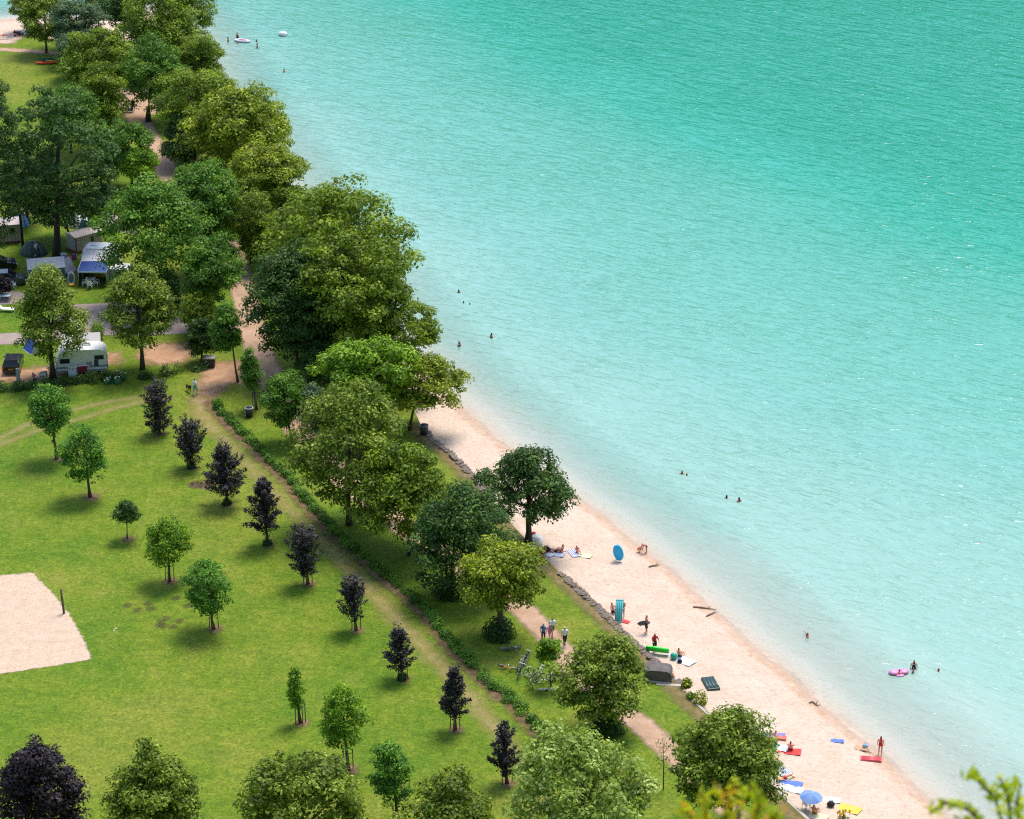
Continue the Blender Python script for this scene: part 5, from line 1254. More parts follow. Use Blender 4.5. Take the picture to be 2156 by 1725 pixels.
for k in 'lr': BONES += [('chest', 'sh' + k), ('sh' + k, 'el' + k), ('el' + k, 'wr' + k), ('wr' + k, 'ha' + k), ('pelvis', 'hip' + k), ('hip' + k, 'kn' + k), ('kn' + k, 'an' + k), ('an' + k, 'to' + k)]
RAD = dict(pelvis=(.155, .115), belly=(.135, .10), chest=(.165, .115), neck=(.058, .058), head=(.088, .098), crown=(.07, .078), nose=(.02, .02), sh=(.07, .07), el=(.046, .046), wr=(.032, .032), ha=(.042, .028), hip=(.098, .098), kn=(.062, .062), an=(.042, .042), to=(.045, .032))
POSES = {}
def pose_mesh(p):
    if p in POSES: return POSES[p]
    J = pose_joints(p); names = list(J); ix = {n: i for i, n in enumerate(names)}
    me = bpy.data.meshes.new('pose'); me.from_pydata([J[n] for n in names], [(ix[a], ix[b]) for a, b in BONES], [])
    o = bpy.data.objects.new('pose', me); COL.objects.link(o)
    o.modifiers.new('skin', 'SKIN')
    sv = me.skin_vertices[0].data
    for n in names:
        key = n if n in RAD else n[:-1]
        sv[ix[n]].radius = RAD[key]; sv[ix[n]].use_root = (n == 'pelvis')
    ss = o.modifiers.new('sub', 'SUBSURF'); ss.levels = 1; ss.render_levels = 1
    dg = bpy.context.evaluated_depsgraph_get()
    body = bpy.data.meshes.new_from_object(o.evaluated_get(dg)); body.name = 'body'
    bpy.data.objects.remove(o); bpy.data.meshes.remove(me)
    body.materials.clear()
    nf = len(body.polygons); C = np.zeros(nf * 3); body.polygons.foreach_get('center', C); C = C.reshape(-1, 3)
    V = np.zeros(len(body.vertices) * 3); body.vertices.foreach_get('co', V); V = V.reshape(-1, 3)
    N = np.zeros(len(body.vertices) * 3); body.vertices.foreach_get('normal', N); N = N.reshape(-1, 3)
    best = np.full(nf, 9.0); bid = np.zeros(nf, int); bt = np.zeros(nf)
    for i, (a, b) in enumerate(BONES):
        A, B = np.array(J[a]), np.array(J[b]); ab = B - A
        t = np.clip((C - A) @ ab / (ab @ ab), 0, 1); d = np.linalg.norm(C - A - t[:, None] * ab, axis=1)
        ka = a if a in RAD else a[:-1]; d = d - 0.5 * RAD[ka][0]
        m = d < best; best[m] = d[m]; bid[m] = i; bt[m] = t[m]
    nm = [a + '>' + b for a, b in BONES]
    reg = np.array([nm[i] for i in bid])
    body.polygons.foreach_set('use_smooth', np.ones(nf, bool))
    hd, cr = np.array(J['head']), np.array(J['crown']); fw = np.array(J['nose']) - hd; fw /= np.linalg.norm(fw); up = (cr - hd) / np.linalg.norm(cr - hd)
    POSES[p] = dict(body=body, V=V, N=N, reg=reg, t=bt, C=C, hd=hd, fw=fw, up=up, F=[tuple(q.vertices) for q in body.polygons], g={})
    return POSES[p]
def garment(p, kind):
    D = pose_mesh(p)
    if kind in D['g']: return D['g'][kind]
    r, t = D['reg'], D['t']
    def bone(*ns): return np.isin(r, ns)
    torso = bone('belly>chest', 'chest>neck', 'chest>shl', 'chest>shr') | (bone('pelvis>belly') & (t > 0.3))
    pel = bone('pelvis>hipl', 'pelvis>hipr') | (bone('pelvis>belly') & (t <= 0.75))
    thigh = bone('hipl>knl', 'hipr>knr'); arm = bone('shl>ell', 'shr>elr')
    if kind == 'hair':
        q = D['C'] - D['hd']; m = bone('neck>head', 'head>crown', 'head>nose') & ((q @ D['up'] > 0.075) | ((q @ D['fw'] < 0.0) & (q @ D['up'] > -0.03)))
    elif kind == 'cap': m = bone('head>crown') & ((D['C'] - D['hd']) @ D['up'] > 0.06)
    elif kind == 'shirt': m = torso | (arm & (t < 0.65))
    elif kind == 'swim_top': m = bone('belly>chest') & (t > 0.35)
    elif kind == 'swimsuit': m = torso & ~bone('chest>shl', 'chest>shr') | pel
    elif kind == 'trunks': m = pel | (thigh & (t < 0.2))
    elif kind == 'shorts': m = pel | (thigh & (t < 0.8))
    elif kind == 'trousers': m = pel | thigh | (bone('knl>anl', 'knr>anr') & (t < 0.95))
    elif kind == 'shoes': m = bone('anl>tol', 'anr>tor') | (bone('knl>anl', 'knr>anr') & (t > 0.93))
    off = {'hair': .022, 'cap': .035, 'shirt': .018, 'shorts': .02}.get(kind, .012)
    fs = [D['F'][i] for i in np.nonzero(m)[0]]
    used = sorted({i for f in fs for i in f}); rm = {u: i for i, u in enumerate(used)}
    me = bpy.data.meshes.new(kind)
    me.from_pydata([tuple(D['V'][u] + D['N'][u] * off) for u in used], [], [[rm[i] for i in f] for f in fs])
    me.polygons.foreach_set('use_smooth', np.ones(len(me.polygons), bool)); me.update()
    D['g'][kind] = me
    return me
def cot(name, c): return plain(name, c, 0.9)
CL = dict(white=cot('white_cotton', (0.70, 0.70, 0.72)), blue=cot('blue_cotton', (0.10, 0.19, 0.40)), black=cot('black_cotton', (0.012, 0.012, 0.015)), red=cot('red_cotton', (0.50, 0.03, 0.02)), green=cot('green_cotton', (0.12, 0.20, 0.04)),
          pink=cot('pink_cotton', (0.60, 0.16, 0.24)), navy=cot('navy_cotton', (0.02, 0.03, 0.08)), teal=cot('turquoise_cotton', (0.03, 0.38, 0.40)), orange=cot('orange_knit', (0.62, 0.15, 0.03)), grey=cot('grey_cotton', (0.2, 0.2, 0.21)), sky=cot('sky_cotton', (0.36, 0.52, 0.68)))
def person(label, P, pose='stand', face=0.0, h=1.72, skin=0, hair='dark', wear=(), group=None):
    t = thing('person', label, 'person', P, R(face), group)
    k = h / 1.76; t.scale = (k, k, k)
    D = pose_mesh(pose)
    b = link_mesh('body', D['body'], SKIN[skin], t)
    link_mesh('hair', garment(pose, 'hair'), HAIR[hair], t)
    for kind, c in wear: link_mesh(kind, garment(pose, kind), CL[c], t)
    return t
GW = 'people walking'; GB = 'bathers on the beach'; GS = 'bathers in the water'
Pn = lambda x, y: at(x, y, 0.016)
person('walker in white cap, white shirt and black trousers on the path', Pn(1189, 1360), 'walk', 10, 1.78, 0, 'dark', (('shirt', 'white'), ('trousers', 'black'), ('shoes', 'white'), ('cap', 'white')), GW)
person('walker in pale shirt and green shorts on the path', Pn(1163, 1341), 'walk', 25, 1.80, 0, 'dark', (('shirt', 'white'), ('shorts', 'green'), ('shoes', 'pink')), GW)
person('child in pinkish clothes walking between the two men', Pn(1157, 1344), 'walk', 15, 1.25, 0, 'brown', (('shirt', 'pink'), ('shorts', 'pink')), GW)
person('walker in a blue shirt seen behind the little lime tree', Pn(1144, 1351), 'stand', -20, 1.70, 0, 'dark', (('shirt', 'blue'), ('trousers', 'navy'), ('shoes', 'black')), GW)
person('person in turquoise shorts on the grass below the waste container', Pn(411, 831), 'walk', 150, 1.70, 0, 'dark', (('shirt', 'white'), ('shorts', 'teal'), ('shoes', 'white')), GW)
person('small walker in a white top on the shaded path', Pn(521, 685), 'walk', 20, 1.45, 0, 'fair', (('shirt', 'white'), ('shorts', 'grey')), GW)
person('dark silhouetted walker on the far path beside a blue bag', Pn(281, 236), 'walk', 190, 1.78, 1, 'dark', (('shirt', 'black'), ('trousers', 'black')), GW)
person('second walker on the far path, half hidden by the olive tree', Pn(268, 236), 'walk', 185, 1.6, 1, 'dark', (('shirt', 'navy'), ('shorts', 'black')), GW)
t = thing('cool_bag', 'blue bag carried between the two far walkers', 'bag', Pn(274, 236)); mb = MB(); mb.box((0, 0, 0.32), (0.5, 0.3, 0.4)); mb.build('bag_body', CL['blue'], t, bevel=0.04)
mb = MB(); mb.tube([(-0.2, 0, 0.5), (-0.1, 0, 0.72), (0.1, 0, 0.72), (0.2, 0, 0.5)], 0.02, 5); mb.build('handle', CL['black'], t)
# dog
P = Pn(397, 824); t = thing('dog', 'dark dog standing beside the person in turquoise shorts', 'dog', P, R(-60))
me = bpy.data.meshes.new('dogskel')
DJ = [(0, 0, .52), (.3, 0, .54), (-.32, 0, .52), (.46, 0, .70), (.56, 0, .74), (.70, 0, .69), (-.45, 0, .56), (-.58, 0, .70)]
DE = [(0, 1), (0, 2), (1, 3), (3, 4), (4, 5), (2, 6), (6, 7)]; DR = [.13, .14, .12, .085, .085, .045, .035, .018]
for x, back in ((.30, False), (-.32, True)):
    r_ = 1 if not back else 2
    for s in (-1, 1):
        n = len(DJ)
        if back: DJ += [(x + .02, s * .09, .40), (x + .06, s * .09, .30), (x - .08, s * .09, .17), (x - .04, s * .09, .02)]; DR += [.075, .05, .03, .032]
        else: DJ += [(x, s * .08, .42), (x - .02, s * .08, .28), (x, s * .08, .14), (x + .03, s * .08, .02)]; DR += [.065, .042, .032, .034]
        DE += [(r_, n), (n, n + 1), (n + 1, n + 2), (n + 2, n + 3)]
for s in (-1, 1): n = len(DJ); DJ.append((.52, s * .06, .86)); DR.append(.02); DE.append((4, n))
me.from_pydata(DJ, DE, []); o = bpy.data.objects.new('dogskel', me); COL.objects.link(o); o.modifiers.new('skin', 'SKIN')
for i, r_ in enumerate(DR): me.skin_vertices[0].data[i].radius = (r_, r_); me.skin_vertices[0].data[i].use_root = (i == 0)
o.modifiers.new('sub', 'SUBSURF').levels = 1
dm = bpy.data.meshes.new_from_object(o.evaluated_get(bpy.context.evaluated_depsgraph_get())); bpy.data.objects.remove(o)
dm.materials.clear(); dm.polygons.foreach_set('use_smooth', np.ones(len(dm.polygons), bool)); link_mesh('body', dm, plain('dark_fur', (0.02, 0.016, 0.012), 0.9), t)
mb = MB(); mb.ring((.42, 0, .66), .085, .012, Matrix.Rotation(R(90), 4, 'Z'), 12, 4); mb.build('collar', CL['red'], t)
person('person in pink seated beside the clothes rack by the hedge', at(72, 801), 'sit', 60, 1.65, 0, 'dark', (('shirt', 'pink'), ('shorts', 'black')))
# beach
B_ = beach
person('bather carrying a dark oval board under the arm', B_(1361, 1334), 'stand', -70, 1.75, 2, 'brown', (('shorts', 'black'),), GB)
person('bather in red holding a bright green air bed', B_(1378, 1372), 'hold', 20, 1.70, 1, 'dark', (('shirt', 'red'), ('shorts', 'black')), GB)
person('bather standing behind a turquoise air bed by the stone wall', B_(1311, 1300), 'hold', -30, 1.72, 1, 'brown', (('trunks', 'grey'),), GB)
person('man seated against the stone wall left of the turquoise air bed', B_(1290, 1290), 'sit', 40, 1.75, 2, 'dark', (('shorts', 'black'),), GB)
person('bather seated on a white towel beside a green ball', B_(1430, 1384), 'sit', 150, 1.72, 2, 'dark', (('trunks', 'navy'),), GB)
person('bather with a white towel seated beside the concrete block', B_(1420, 1434), 'lean', 60, 1.72, 1, 'dark', (('shorts', 'white'),), GB)
person('child half hidden behind a bright blue ring board', B_(1300, 1177), 'hold', 10, 1.45, 2, 'brown', (('trunks', 'navy'),), GB)
person('child crouching at the water edge, left of the two', B_(1345, 1163), 'crouch', 100, 1.3, 2, 'brown', (('trunks', 'orange'),), GB)
person('child bending over at the water edge, right of the two', B_(1361, 1165), 'bend', -80, 1.35, 1, 'dark', (('trunks', 'red'),), GB)
person('bather standing by the red lilo at the water line', B_(1853, 1589), 'stand', 160, 1.65, 2, 'dark', (('swimsuit', 'red'),), GB)
person('bather seated upright on the blue mat beside the dense dark tree', B_(1630, 1560), 'sit', -60, 1.7, 2, 'dark', (('trunks', 'orange'),), GB)
person('bather seated on a red towel below the blue mat', B_(1664, 1581), 'sit', 170, 1.7, 2, 'dark', (('trunks', 'red'),), GB)
person('bather seated in front of the blue parasol', B_(1714, 1715), 'sit', 150, 1.7, 2, 'brown', (('trunks', 'orange'),), GB)
person('bather lying on a towel half hidden behind the dense dark tree', B_(1652, 1640), 'lie', 120, 1.7, 2, 'dark', (('trunks', 'red'),), GB)
person('bather lying with raised knees in the group below the lone beach tree', B_(1172, 1163), 'lie', 75, 1.7, 2, 'dark', (('swimsuit', 'navy'),), GB)
person('bather lying at the left of the group beside the dark bag', B_(1158, 1160), 'lie', -100, 1.7, 2, 'brown', (('trunks', 'pink'),), GB)
person('bather seated at the right of the group below the lone beach tree', B_(1183, 1164), 'sit', -110, 1.65, 2, 'brown', (('swimsuit', 'pink'),), GB)
person('child in pink seated on the striped towel', B_(1215, 1164), 'sit', 30, 1.3, 2, 'fair', (('shirt', 'pink'), ('trunks', 'black')), GB)
person('bather lying in the cove at the top left corner', at(8, 76, 0.02), 'lie', 90, 1.7, 2, 'dark', (('trunks', 'red'),), GB)
person('person seated with dark bag in the cove group at top left', at(32, 76, 0.02), 'sit', 40, 1.7, 1, 'dark', (('shirt', 'black'), ('shorts', 'navy')), GB)
person('person in white seated at the right of the top left cove group', at(48, 74, 0.02), 'sit', -40, 1.7, 0, 'brown', (('shirt', 'white'), ('shorts', 'navy')), GB)
person('bather standing on the cove sand seen between the top trees', at(246, 82, 0.02), 'stand', 0, 1.7, 2, 'dark', (('trunks', 'navy'),), GB)
# in the water
def swim(label, vx, vy, e, h=1.72, skin=2, hair='dark', face=0.0, pose='stand', wear=(('trunks', 'navy'),)):
    p = at(vx, vy, WATER_Z); p.z = WATER_Z + e - h
    return person(label, p, pose, face, h, skin, hair, wear, GS)
SW = [('swimmer in mid lake left of a smaller head, off the lone beach tree', 1436, 998, .42), ('small head right of the swimmer off the lone beach tree', 1446, 1001, .26), ('dark swimmer left of the pair below, in the pale shallows', 1530, 1049, .38),
      ('bather with bare shoulders right of the pair in the pale shallows', 1556, 1056, .50), ('lone swimmer off the middle of the beach with raised arms', 1700, 1341, .45), ('bather standing waist deep beside the pink lilo, behind', 1924, 1408, .85),
      ('child standing beside the pink lilo, in front', 1922, 1417, .55), ('single head in the water right of the pink lilo', 1976, 1413, .30), ('upper of three heads off the giant shore tree', 966, 616, .42), ('middle head of three off the giant shore tree', 976, 638, .28),
      ('pale swimmer lowest of three off the giant shore tree', 989, 641, .25), ('bather to the waist off the golden shore tree, left', 967, 729, .62), ('bather to the waist off the golden shore tree, right', 1035, 711, .58), ('head close to the giant shore tree in grey shallows', 880, 630, .28),
      ('bather left of the far white inflatable boat', 480, 88, .75), ('bather sitting up behind the far white inflatable boat', 500, 82, .95), ('dark head in front of the far white inflatable boat', 500, 92, .35), ('bather right of the far white inflatable boat', 542, 101, .8),
      ('head behind the right end of the far inflatable boat', 540, 88, .4), ('swimmer with a yellow vest out on the far water', 598, 152, .5), ('left of two heads beside the giant tree top', 704, 388, .45), ('right of two heads beside the giant tree top', 711, 386, .5)]
for i, (lb, x, y, e) in enumerate(SW):
    swim(lb, x, y, e, 1.72 if 'child' not in lb else 1.3, (2, 1, 0)[i % 3], ('dark', 'brown', 'dark')[i % 3], (i * 70) % 360, 'up' if 'raised' in lb else 'stand', (('swimsuit', ('navy', 'red', 'black')[i % 3]),) if 'yellow' not in lb else (('shirt', 'orange'),))

# ------------------------------------------------------------------ beach things
def pad(name, label, P, rz, L, W, T, mat_, cat, group=None, ribs=0, ribmat=None, tilt=None):
    t = thing(name, label, cat, P, rz, group)
    m = MB(); m.box((0, 0, T / 2), (W, L, T)); m.build('body', mat_, t, bevel=min(0.45 * T, 0.06))
    for k in range(ribs):
        m = MB(); m.tube([(-W / 2 + (k + .5) * W / ribs, -L * 0.44, T * .72), (-W / 2 + (k + .5) * W / ribs, L * 0.44, T * .72)], W / ribs * 0.46, 8); m.build('air_channel', ribmat or mat_, t)
    if tilt: t.rotation_euler = (tilt[0], tilt[1], rz)
    return t
def towel(label, P, rz, L, W, mat_, group='towels on the sand', name='beach_towel'):
    rng = np.random.default_rng(abs(hash(label)) % 1000 if False else len(label))
    n, m_ = 10, 6; V = []; F = []
    for i in range(n + 1):
        for j in range(m_ + 1):
            V.append(((j / m_ - .5) * W, (i / n - .5) * L, 0.028 + 0.02 * math.sin(i * 1.3 + j * .8 + len(label))))
    o_ = len(V); V += [(x, y, z - 0.02) for x, y, z in V]
    for i in range(n):
        for j in range(m_):
            q = (i * (m_ + 1) + j, i * (m_ + 1) + j + 1, (i + 1) * (m_ + 1) + j + 1, (i + 1) * (m_ + 1) + j); F += [q, tuple(x + o_ for x in reversed(q))]
    m = MB(); m.add(V, F); slope = bed_z(P.x, P.y + 0.5) - bed_z(P.x, P.y - 0.5)
    o = m.build(name, mat_, None, P + Vector((0, 0, 0.02)), (slope, 0, rz)); prop(o, label, 'towel', group); return o
def striped(name, a, b_, sc=7.0):
    m, nt, b, out = new_mat(name)
    w = nd(nt, 'ShaderNodeTexWave'); w.inputs['Scale'].default_value = sc; nt.links.new(objco(nt), w.inputs['Vector'])
    nt.links.new(ramp(nt, w.outputs['Fac'], [(0.0, a), (0.5, b_)], 'CONSTANT'), b.inputs['Base Color']); b.inputs['Roughness'].default_value = 0.9
    return m
TW = dict(white=cot('terry_white', (0.68, 0.70, 0.74)), stripe=striped('striped_terry', (0.66, 0.66, 0.68), (0.12, 0.18, 0.42), 2.2), red=cot('terry_red', (0.62, 0.05, 0.04)), yellow=cot('terry_yellow', (0.70, 0.48, 0.08)), cream=cot('terry_cream', (0.70, 0.66, 0.40)),
          purple=cot('terry_violet', (0.20, 0.18, 0.42)), blue=cot('terry_blue', (0.10, 0.18, 0.48)), orange=cot('terry_orange', (0.66, 0.22, 0.04)), sky=striped('sky_terry', (0.42, 0.56, 0.72), (0.68, 0.68, 0.70), 1.8), pinky=striped('pink_terry', (0.62, 0.30, 0.34), (0.66, 0.64, 0.66), 2.0))
towel('white and pale blue towel under the seated bather with the green ball', B_(1438, 1391), R(50), 2.0, 1.1, TW['white'])
towel('small patterned towel left of the seated bather with the green ball', B_(1412, 1380), R(60), 1.2, 0.7, TW['pinky'])
towel('white towel with violet edge under the group below the lone tree', B_(1166, 1167), R(75), 1.9, 0.9, TW['stripe'])
towel('pale towel at the left end of the lying group', B_(1150, 1168), R(60), 1.2, 0.7, TW['white'])
towel('striped towel under the child in pink', B_(1208, 1166), R(20), 1.5, 0.8, TW['stripe'])
towel('pale yellow towel right of the child in pink', B_(1227, 1170), R(70), 1.6, 0.8, TW['cream'])
towel('long violet-blue mat beside the dense dark tree', B_(1626, 1550), R(85), 2.0, 0.8, TW['purple'])
towel('orange towel at the edge of the dense dark tree', B_(1610, 1566), R(70), 1.2, 0.8, TW['orange'])
towel('pale striped towel between the blue mat and the red towel', B_(1637, 1573), R(60), 1.8, 0.9, TW['sky'])
towel('red towel under the lower seated bather', B_(1660, 1583), R(80), 1.9, 0.9, TW['red'])
towel('white and violet towel emerging from behind the dense dark tree', B_(1643, 1622), R(30), 1.8, 1.0, TW['stripe'])
towel('cream towel beside the white and violet one', B_(1655, 1633), R(40), 1.2, 0.8, TW['cream'])
towel('deep blue towel above the pale blue one near the parasol', B_(1664, 1650), R(70), 1.8, 0.8, TW['blue'])
towel('pale blue and white towel just left of the parasol', B_(1668, 1662), R(65), 1.8, 0.9, TW['sky'])
towel('cream towel under the bather in front of the parasol', B_(1722, 1720), R(60), 1.4, 0.9, TW['cream'])
towel('yellow towel behind the yellow-flowered plant', B_(1788, 1704), R(60), 1.7, 1.0, TW['yellow'])
towel('small white towel right of the parasol', B_(1752, 1685), R(80), 1.2, 0.8, TW['white'])
towel('crumpled blue towel alone on the lower beach', B_(1763, 1561), R(80), 1.0, 0.5, TW['blue'])
towel('tan towel beside the bag at the lower water line', B_(1812, 1577), R(60), 1.0, 0.6, cot('terry_tan', (0.5, 0.3, 0.18)))
towel('red towel lying beside the wall below the turquoise air bed', B_(1314, 1309), R(60), 0.9, 0.5, TW['red'])
pad('air_bed', 'dark green quilted air bed alone on the sand', B_(1496, 1442), R(12), 1.95, 1.05, 0.2, plain('dark_green_vinyl', (0.012, 0.045, 0.042), 0.45), 'air bed', None, 4, plain('slate_vinyl', (0.03, 0.075, 0.075), 0.4))
GREEN = plain('neon_green_vinyl', (0.03, 0.80, 0.06), 0.4, var=0.05); TURQ = plain('turquoise_vinyl', (0.12, 0.55, 0.60), 0.4, var=0.06); CYAN = plain('cyan_vinyl', (0.0, 0.45, 0.85), 0.4, var=0.06)
p = B_(1379, 1372) + Vector((0.15, -0.55, 0.42)); t = pad('air_bed', 'bright green air bed carried across the beach', p, R(82), 1.9, 0.62, 0.14, GREEN, 'air bed', None, 4); t.rotation_euler = (R(6), R(62), R(84))
p = B_(1305, 1302) + Vector((-0.1, -0.45, 0.95)); t = pad('air_bed', 'turquoise air bed held upright by the stone wall', p, 0, 1.9, 0.62, 0.14, TURQ, 'air bed', None, 4); t.rotation_euler = (R(72), 0, R(-12)); t.rotation_euler.rotate_axis('Y', R(14))
p = B_(1301, 1177) + Vector((0, -0.5, 0.86)); t = thing('ring_board', 'bright blue oval float carried on the sand', 'float', p); t.rotation_euler = (0, R(-14), 0)
mb = MB(); mb.ell((0, 0, 0), (0.40, 0.10, 0.72), 16, 10); mb.build('body', CYAN, t); mb = MB(); mb.ring((0, -0.02, 0), 0.36, 0.08, Matrix.Scale(1.8, 4, (0, 0, 1)), 22, 6); mb.build('rim', CYAN, t)
p = B_(1355, 1334) + Vector((0, -0.05, 0.98)); t = thing('body_board', 'dark grey oval board carried by a bather', 'board', p, R(10)); mb = MB(); mb.ell((0, 0, 0), (0.55, 0.05, 0.22), 16, 8); mb.build('deck', plain('slate_foam', (0.06, 0.075, 0.10), 0.5), t); mb = MB(); mb.box((-0.3, 0, -0.18), (0.1, 0.03, 0.12)); mb.build('fin', RUB, t)
def ball(label, P, r, a, b_):
    t = thing('beach_ball', label, 'ball', P + Vector((0, 0, r))); m = MB(); m.ell((0, 0, 0), (r, r, r), 14, 10); m.build('skin', a, t); m = MB(); m.ring((0, 0, 0), r * .98, r * .06, None, 16, 4); m.build('seam', b_, t)
ball('green swim ring ball beside the seated bather', B_(1419, 1388), 0.3, plain('sea_green_vinyl', (0.02, 0.36, 0.20), 0.4), OFFW)
ball('red ball on the sand behind the lone beach tree', B_(1124, 1128), 0.2, CL['red'], OFFW)
def bag(label, P, s, m0, rz=0.0):
    t = thing('beach_bag', label, 'bag', P, rz, 'bags on the beach'); m = MB(); m.ell((0, 0, s * .45), (s * .62, s * .42, s * .5), 10, 6); m.build('bag_body', m0, t); m = MB(); m.tube([(-s * .4, 0, s * .7), (-s * .2, 0, s * 1.1), (s * .2, 0, s * 1.1), (s * .4, 0, s * .7)], s * .04, 5); m.build('handle', CL['black'], t)
bag('dark red bag at the left end of the lying group', B_(1142, 1167), 0.55, CL['red']); bag('black bag beside the dark red one in the lying group', B_(1150, 1163), 0.6, CL['black'])
bag('dark bag on the sand right of the parasol', B_(1749, 1699), 0.5, cot('brown_black_cotton', (0.03, 0.02, 0.018))); bag('teal bag on the pale striped towel', B_(1629, 1572), 0.45, CL['teal'])
bag('blue bag at the foot of the dense dark tree', B_(1612, 1556), 0.5, CL['blue']); bag('pale blue bag at the lower water line', B_(1822, 1575), 0.4, CL['sky']); bag('small black bag on the white towel by the green ball', B_(1431, 1396), 0.35, CL['black'])
bag('dark pile of bags with the top left cove group', at(38, 76, .02), 0.7, CL['black']); bag('pale bag in the top left cove group', at(57, 76, .02), 0.6, CL['white'])
pad('lilo', 'red lilo lying at the lower water line', B_(1834, 1600), R(82), 1.6, 0.6, 0.14, plain('coral_vinyl', (0.62, 0.07, 0.08), 0.4), 'lilo', None, 4)
pad('lilo', 'salmon lilo on the long violet-blue mat', B_(1642, 1556), R(80), 1.0, 0.5, 0.16, plain('salmon_vinyl', (0.62, 0.17, 0.12), 0.4), 'lilo', None, 3)
p = at(1892, 1418, WATER_Z); p.z = WATER_Z; t = thing('lilo', 'pink inflatable lilo with a bather floating in the shallows', 'lilo', p, R(10))
PINKV = plain('pink_vinyl', (0.72, 0.24, 0.50), 0.4)
for s in (-1, 1): mb = MB(); mb.ell((s * 0.42, 0, 0.14), (0.42, 0.36, 0.16), 12, 6, rz=s * 0.3); mb.build('wing', PINKV, t)
mb = MB(); mb.box((0, 0, 0.04), (0.6, 1.1, 0.12)); mb.build('body', PINKV, t, bevel=0.04)
swim('bather draped over the pink lilo', 1893, 1421, 0.55, 1.72, 2, 'dark', 180)
p = at(510, 88, WATER_Z); t = thing('inflatable_boat', 'white and blue inflatable boat among far bathers', 'boat', p, R(-22))
mb = MB(); mb.ring((0, 0, 0.16), 0.45, 0.14, Matrix.Rotation(R(90), 4, 'X') @ Matrix.Scale(2.1, 4, (1, 0, 0)), 24, 8); mb.build('tube', plain('boat_white', (0.62, 0.62, 0.72), 0.4), t); mb = MB(); mb.ell((0, 0, 0.06), (0.85, 0.38, 0.08), 14, 4); mb.build('floor', plain('boat_blue', (0.20, 0.36, 0.60), 0.5), t); mb = MB(); mb.ell((0.2, 0, 0.22), (0.4, 0.26, 0.16), 10, 5); mb.build('cushion', CL['pink'], t)
p = at(596, 75, WATER_Z); t = thing('float', 'round white float out on the far water', 'float', p); mb = MB(); mb.ell((0, 0, 0.2), (0.62, 0.5, 0.42), 12, 8); mb.build('hull', OFFW, t); mb = MB(); mb.ring((0, 0, 0.1), 0.58, 0.06, Matrix.Rotation(R(90), 4, 'X'), 16, 5); mb.build('rope', GREY, t)
def parasol(label, P, h, r, mats, tilt=(0, 0, 0)):
    t = thing('parasol', label, 'parasol', P); t.rotation_euler = tilt
    n = 8
    for k in range(n):
        a0, a1 = 2 * math.pi * k / n, 2 * math.pi * (k + 1) / n; V = []; F = []
        for j in range(5):
            f = j / 4; z = h - 0.42 * r * f ** 1.7; q = r * f
            for a, dz in ((a0, 0), ((a0 + a1) / 2, -0.03 * f), (a1, 0)): V.append((q * math.cos(a), q * math.sin(a), z + dz))
        for j in range(4): F += [(j * 3, j * 3 + 1, j * 3 + 4, j * 3 + 3), (j * 3 + 1, j * 3 + 2, j * 3 + 5, j * 3 + 4)]
        m = MB(); m.add(V, F, None, True); m.build('canopy_panel', mats[k % len(mats)], t)
        m = MB(); m.tube([(0, 0, h - 0.02), (r * .5 * math.cos(a0), r * .5 * math.sin(a0), h - 0.15 * r), (r * math.cos(a0), r * math.sin(a0), h - .43 * r)], 0.012, 4); m.build('rib', STEEL, t)
    m = MB(); m.tube([(0, 0, -0.15), (0, 0, h + 0.08)], 0.022, 6); m.build('pole', OFFW, t)
UB = [plain('parasol_blue', (0.13, 0.24, 0.55), 0.75, var=0.05), plain('parasol_light_blue', (0.17, 0.29, 0.58), 0.75, var=0.05)]
parasol('open blue parasol on the beach at the bottom right', B_(1703, 1708), 1.62, 0.82, UB, (R(6), R(4), 0))
parasol('white parasol tipped over at the foot of the lone beach tree', B_(1127, 1142) + Vector((0, 0, 0.05)), 0.75, 0.55, [OFFW], (R(35), R(25), 0))
chair('folding chair in the shade of the blue parasol', B_(1698, 1703), R(120), 'beach chairs')
# plant with yellow flowers at the bottom edge
P = at(1775, 1748, -0.5); t = thing('flowering_plant', 'yellow-flowered plant at the bottom edge in front of the yellow towel', 'plant', P); rng = np.random.default_rng(5)
n = 900; e = unit(rng, n); e[:, 2] = abs(e[:, 2]); link_mesh('foliage', leaf_cards(rng, e * np.array([.7, .5, 1.25]) * rng.uniform(.5, 1, (n, 1)), e, 0.16, rng.random(n)), LM['grey'], t)
for k in range(16):
    a = rng.uniform(0, 6.28); x, y = 0.45 * rng.random() * math.cos(a), 0.4 * rng.random() * math.sin(a); mb = MB(); z = rng.uniform(1.1, 1.65); mb.tube([(x, y, 0.4), (x, y, z)], 0.012, 4); s_ = mb.build('stem', plain('green_stem', (0.08, 0.14, 0.03), 0.7), t); mb = MB(); mb.ell((x, y, z), (0.09, 0.09, 0.13), 7, 4); mb.build('flower_head', plain('yellow_petal', (0.72, 0.42, 0.02), 0.8), s_)

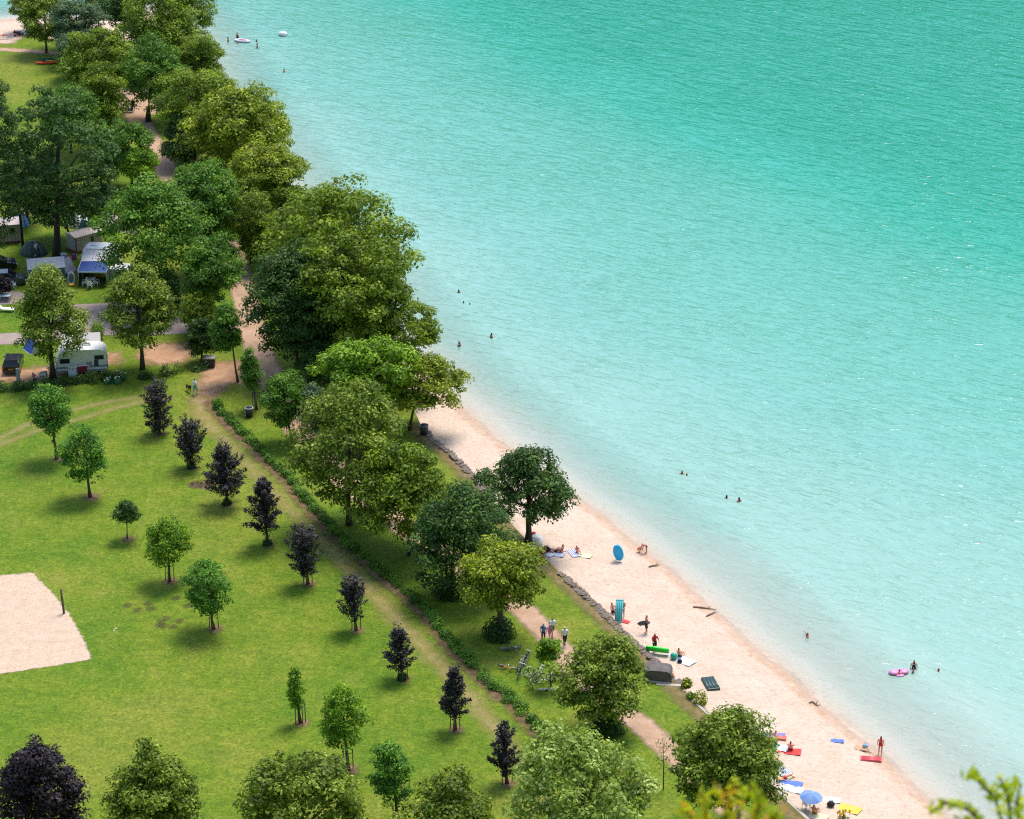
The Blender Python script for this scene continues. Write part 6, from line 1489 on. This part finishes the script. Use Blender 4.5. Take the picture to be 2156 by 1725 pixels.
# ------------------------------------------------------------------ shrubs on the hillside right below the viewpoint
TWIG = bark_mat('twig_bark', (0.16, 0.13, 0.05))
def near_shrub(label, stems, leafm, Yd, seed, leaf_len, base_v, per=26):
    """stems: lists of picture points of each shoot; the shrub stands on the slope below the frame"""
    rng = np.random.default_rng(seed)
    b0 = upright(base_v[0], base_v[1], Yd); B0 = Vector((b0.x, b0.y, hill_z(b0.x, b0.y)))
    t = thing('hillside_shrub', label, 'shrub', B0, 0, 'blurred shrubs near the viewpoint')
    br = MB(); k = 0
    for pts in stems:
        W = [upright(x, y, Yd + rng.normal() * 0.15) - B0 for x, y in pts]
        br = MB(); br.tube([Vector((0, 0, -0.1)), W[0] * 0.5 + Vector((0, 0, 0.2))] + W, list(np.linspace(0.022, 0.005, len(W) + 2)), 6); s_ = br.build('shoot', TWIG, t)
        L = []
        for a, b in zip(W[:-1], W[1:]):
            for _ in range(per):
                L.append(np.array(a + (b - a) * rng.random()))
        L = np.array(L); n = len(L); d = unit(rng, n); d[:, 2] = abs(d[:, 2]) * 0.8
        pos = L + d * leaf_len * 0.5
        q = unit(rng, n); me = leaf_cards(rng, pos, q, leaf_len, rng.random(n), 0.42); link_mesh('leaves', me, leafm, s_)
    return t
NL1 = leaf_mat('autumn_shrub_leaves', (0.36, 0.48, 0.02), (0.66, 0.66, 0.03), (0.78, 0.36, 0.02), 0.65); NL2 = leaf_mat('yellow_green_shrub_leaves', (0.42, 0.54, 0.02), (0.58, 0.68, 0.05), (0.74, 0.76, 0.10), 0.65)
near_shrub('blurred yellow and orange leafed shrub at the bottom edge, right of centre',
           [[(1500, 1780), (1490, 1720), (1478, 1668)], [(1530, 1780), (1530, 1715), (1512, 1655)], [(1550, 1780), (1556, 1720), (1545, 1650)], [(1575, 1780), (1590, 1725), (1600, 1690), (1575, 1660)], [(1600, 1790), (1625, 1730), (1640, 1705)], [(1470, 1790), (1462, 1735), (1440, 1700)]],
           NL1, 11.0, 1, 0.062, (1540, 2000), 22)
near_shrub('blurred green twig in the bottom right corner',
           [[(2080, 1800), (2075, 1740), (2040, 1705), (1990, 1690), (1958, 1712)], [(2120, 1800), (2112, 1740), (2095, 1680), (2060, 1645), (2040, 1630)], [(2130, 1800), (2128, 1735), (2122, 1670), (2105, 1640)], [(2160, 1800), (2150, 1740), (2140, 1690), (2150, 1650)], [(2100, 1800), (2060, 1750), (2010, 1720)]],
           NL2, 11.0, 2, 0.06, (2110, 2000), 15)
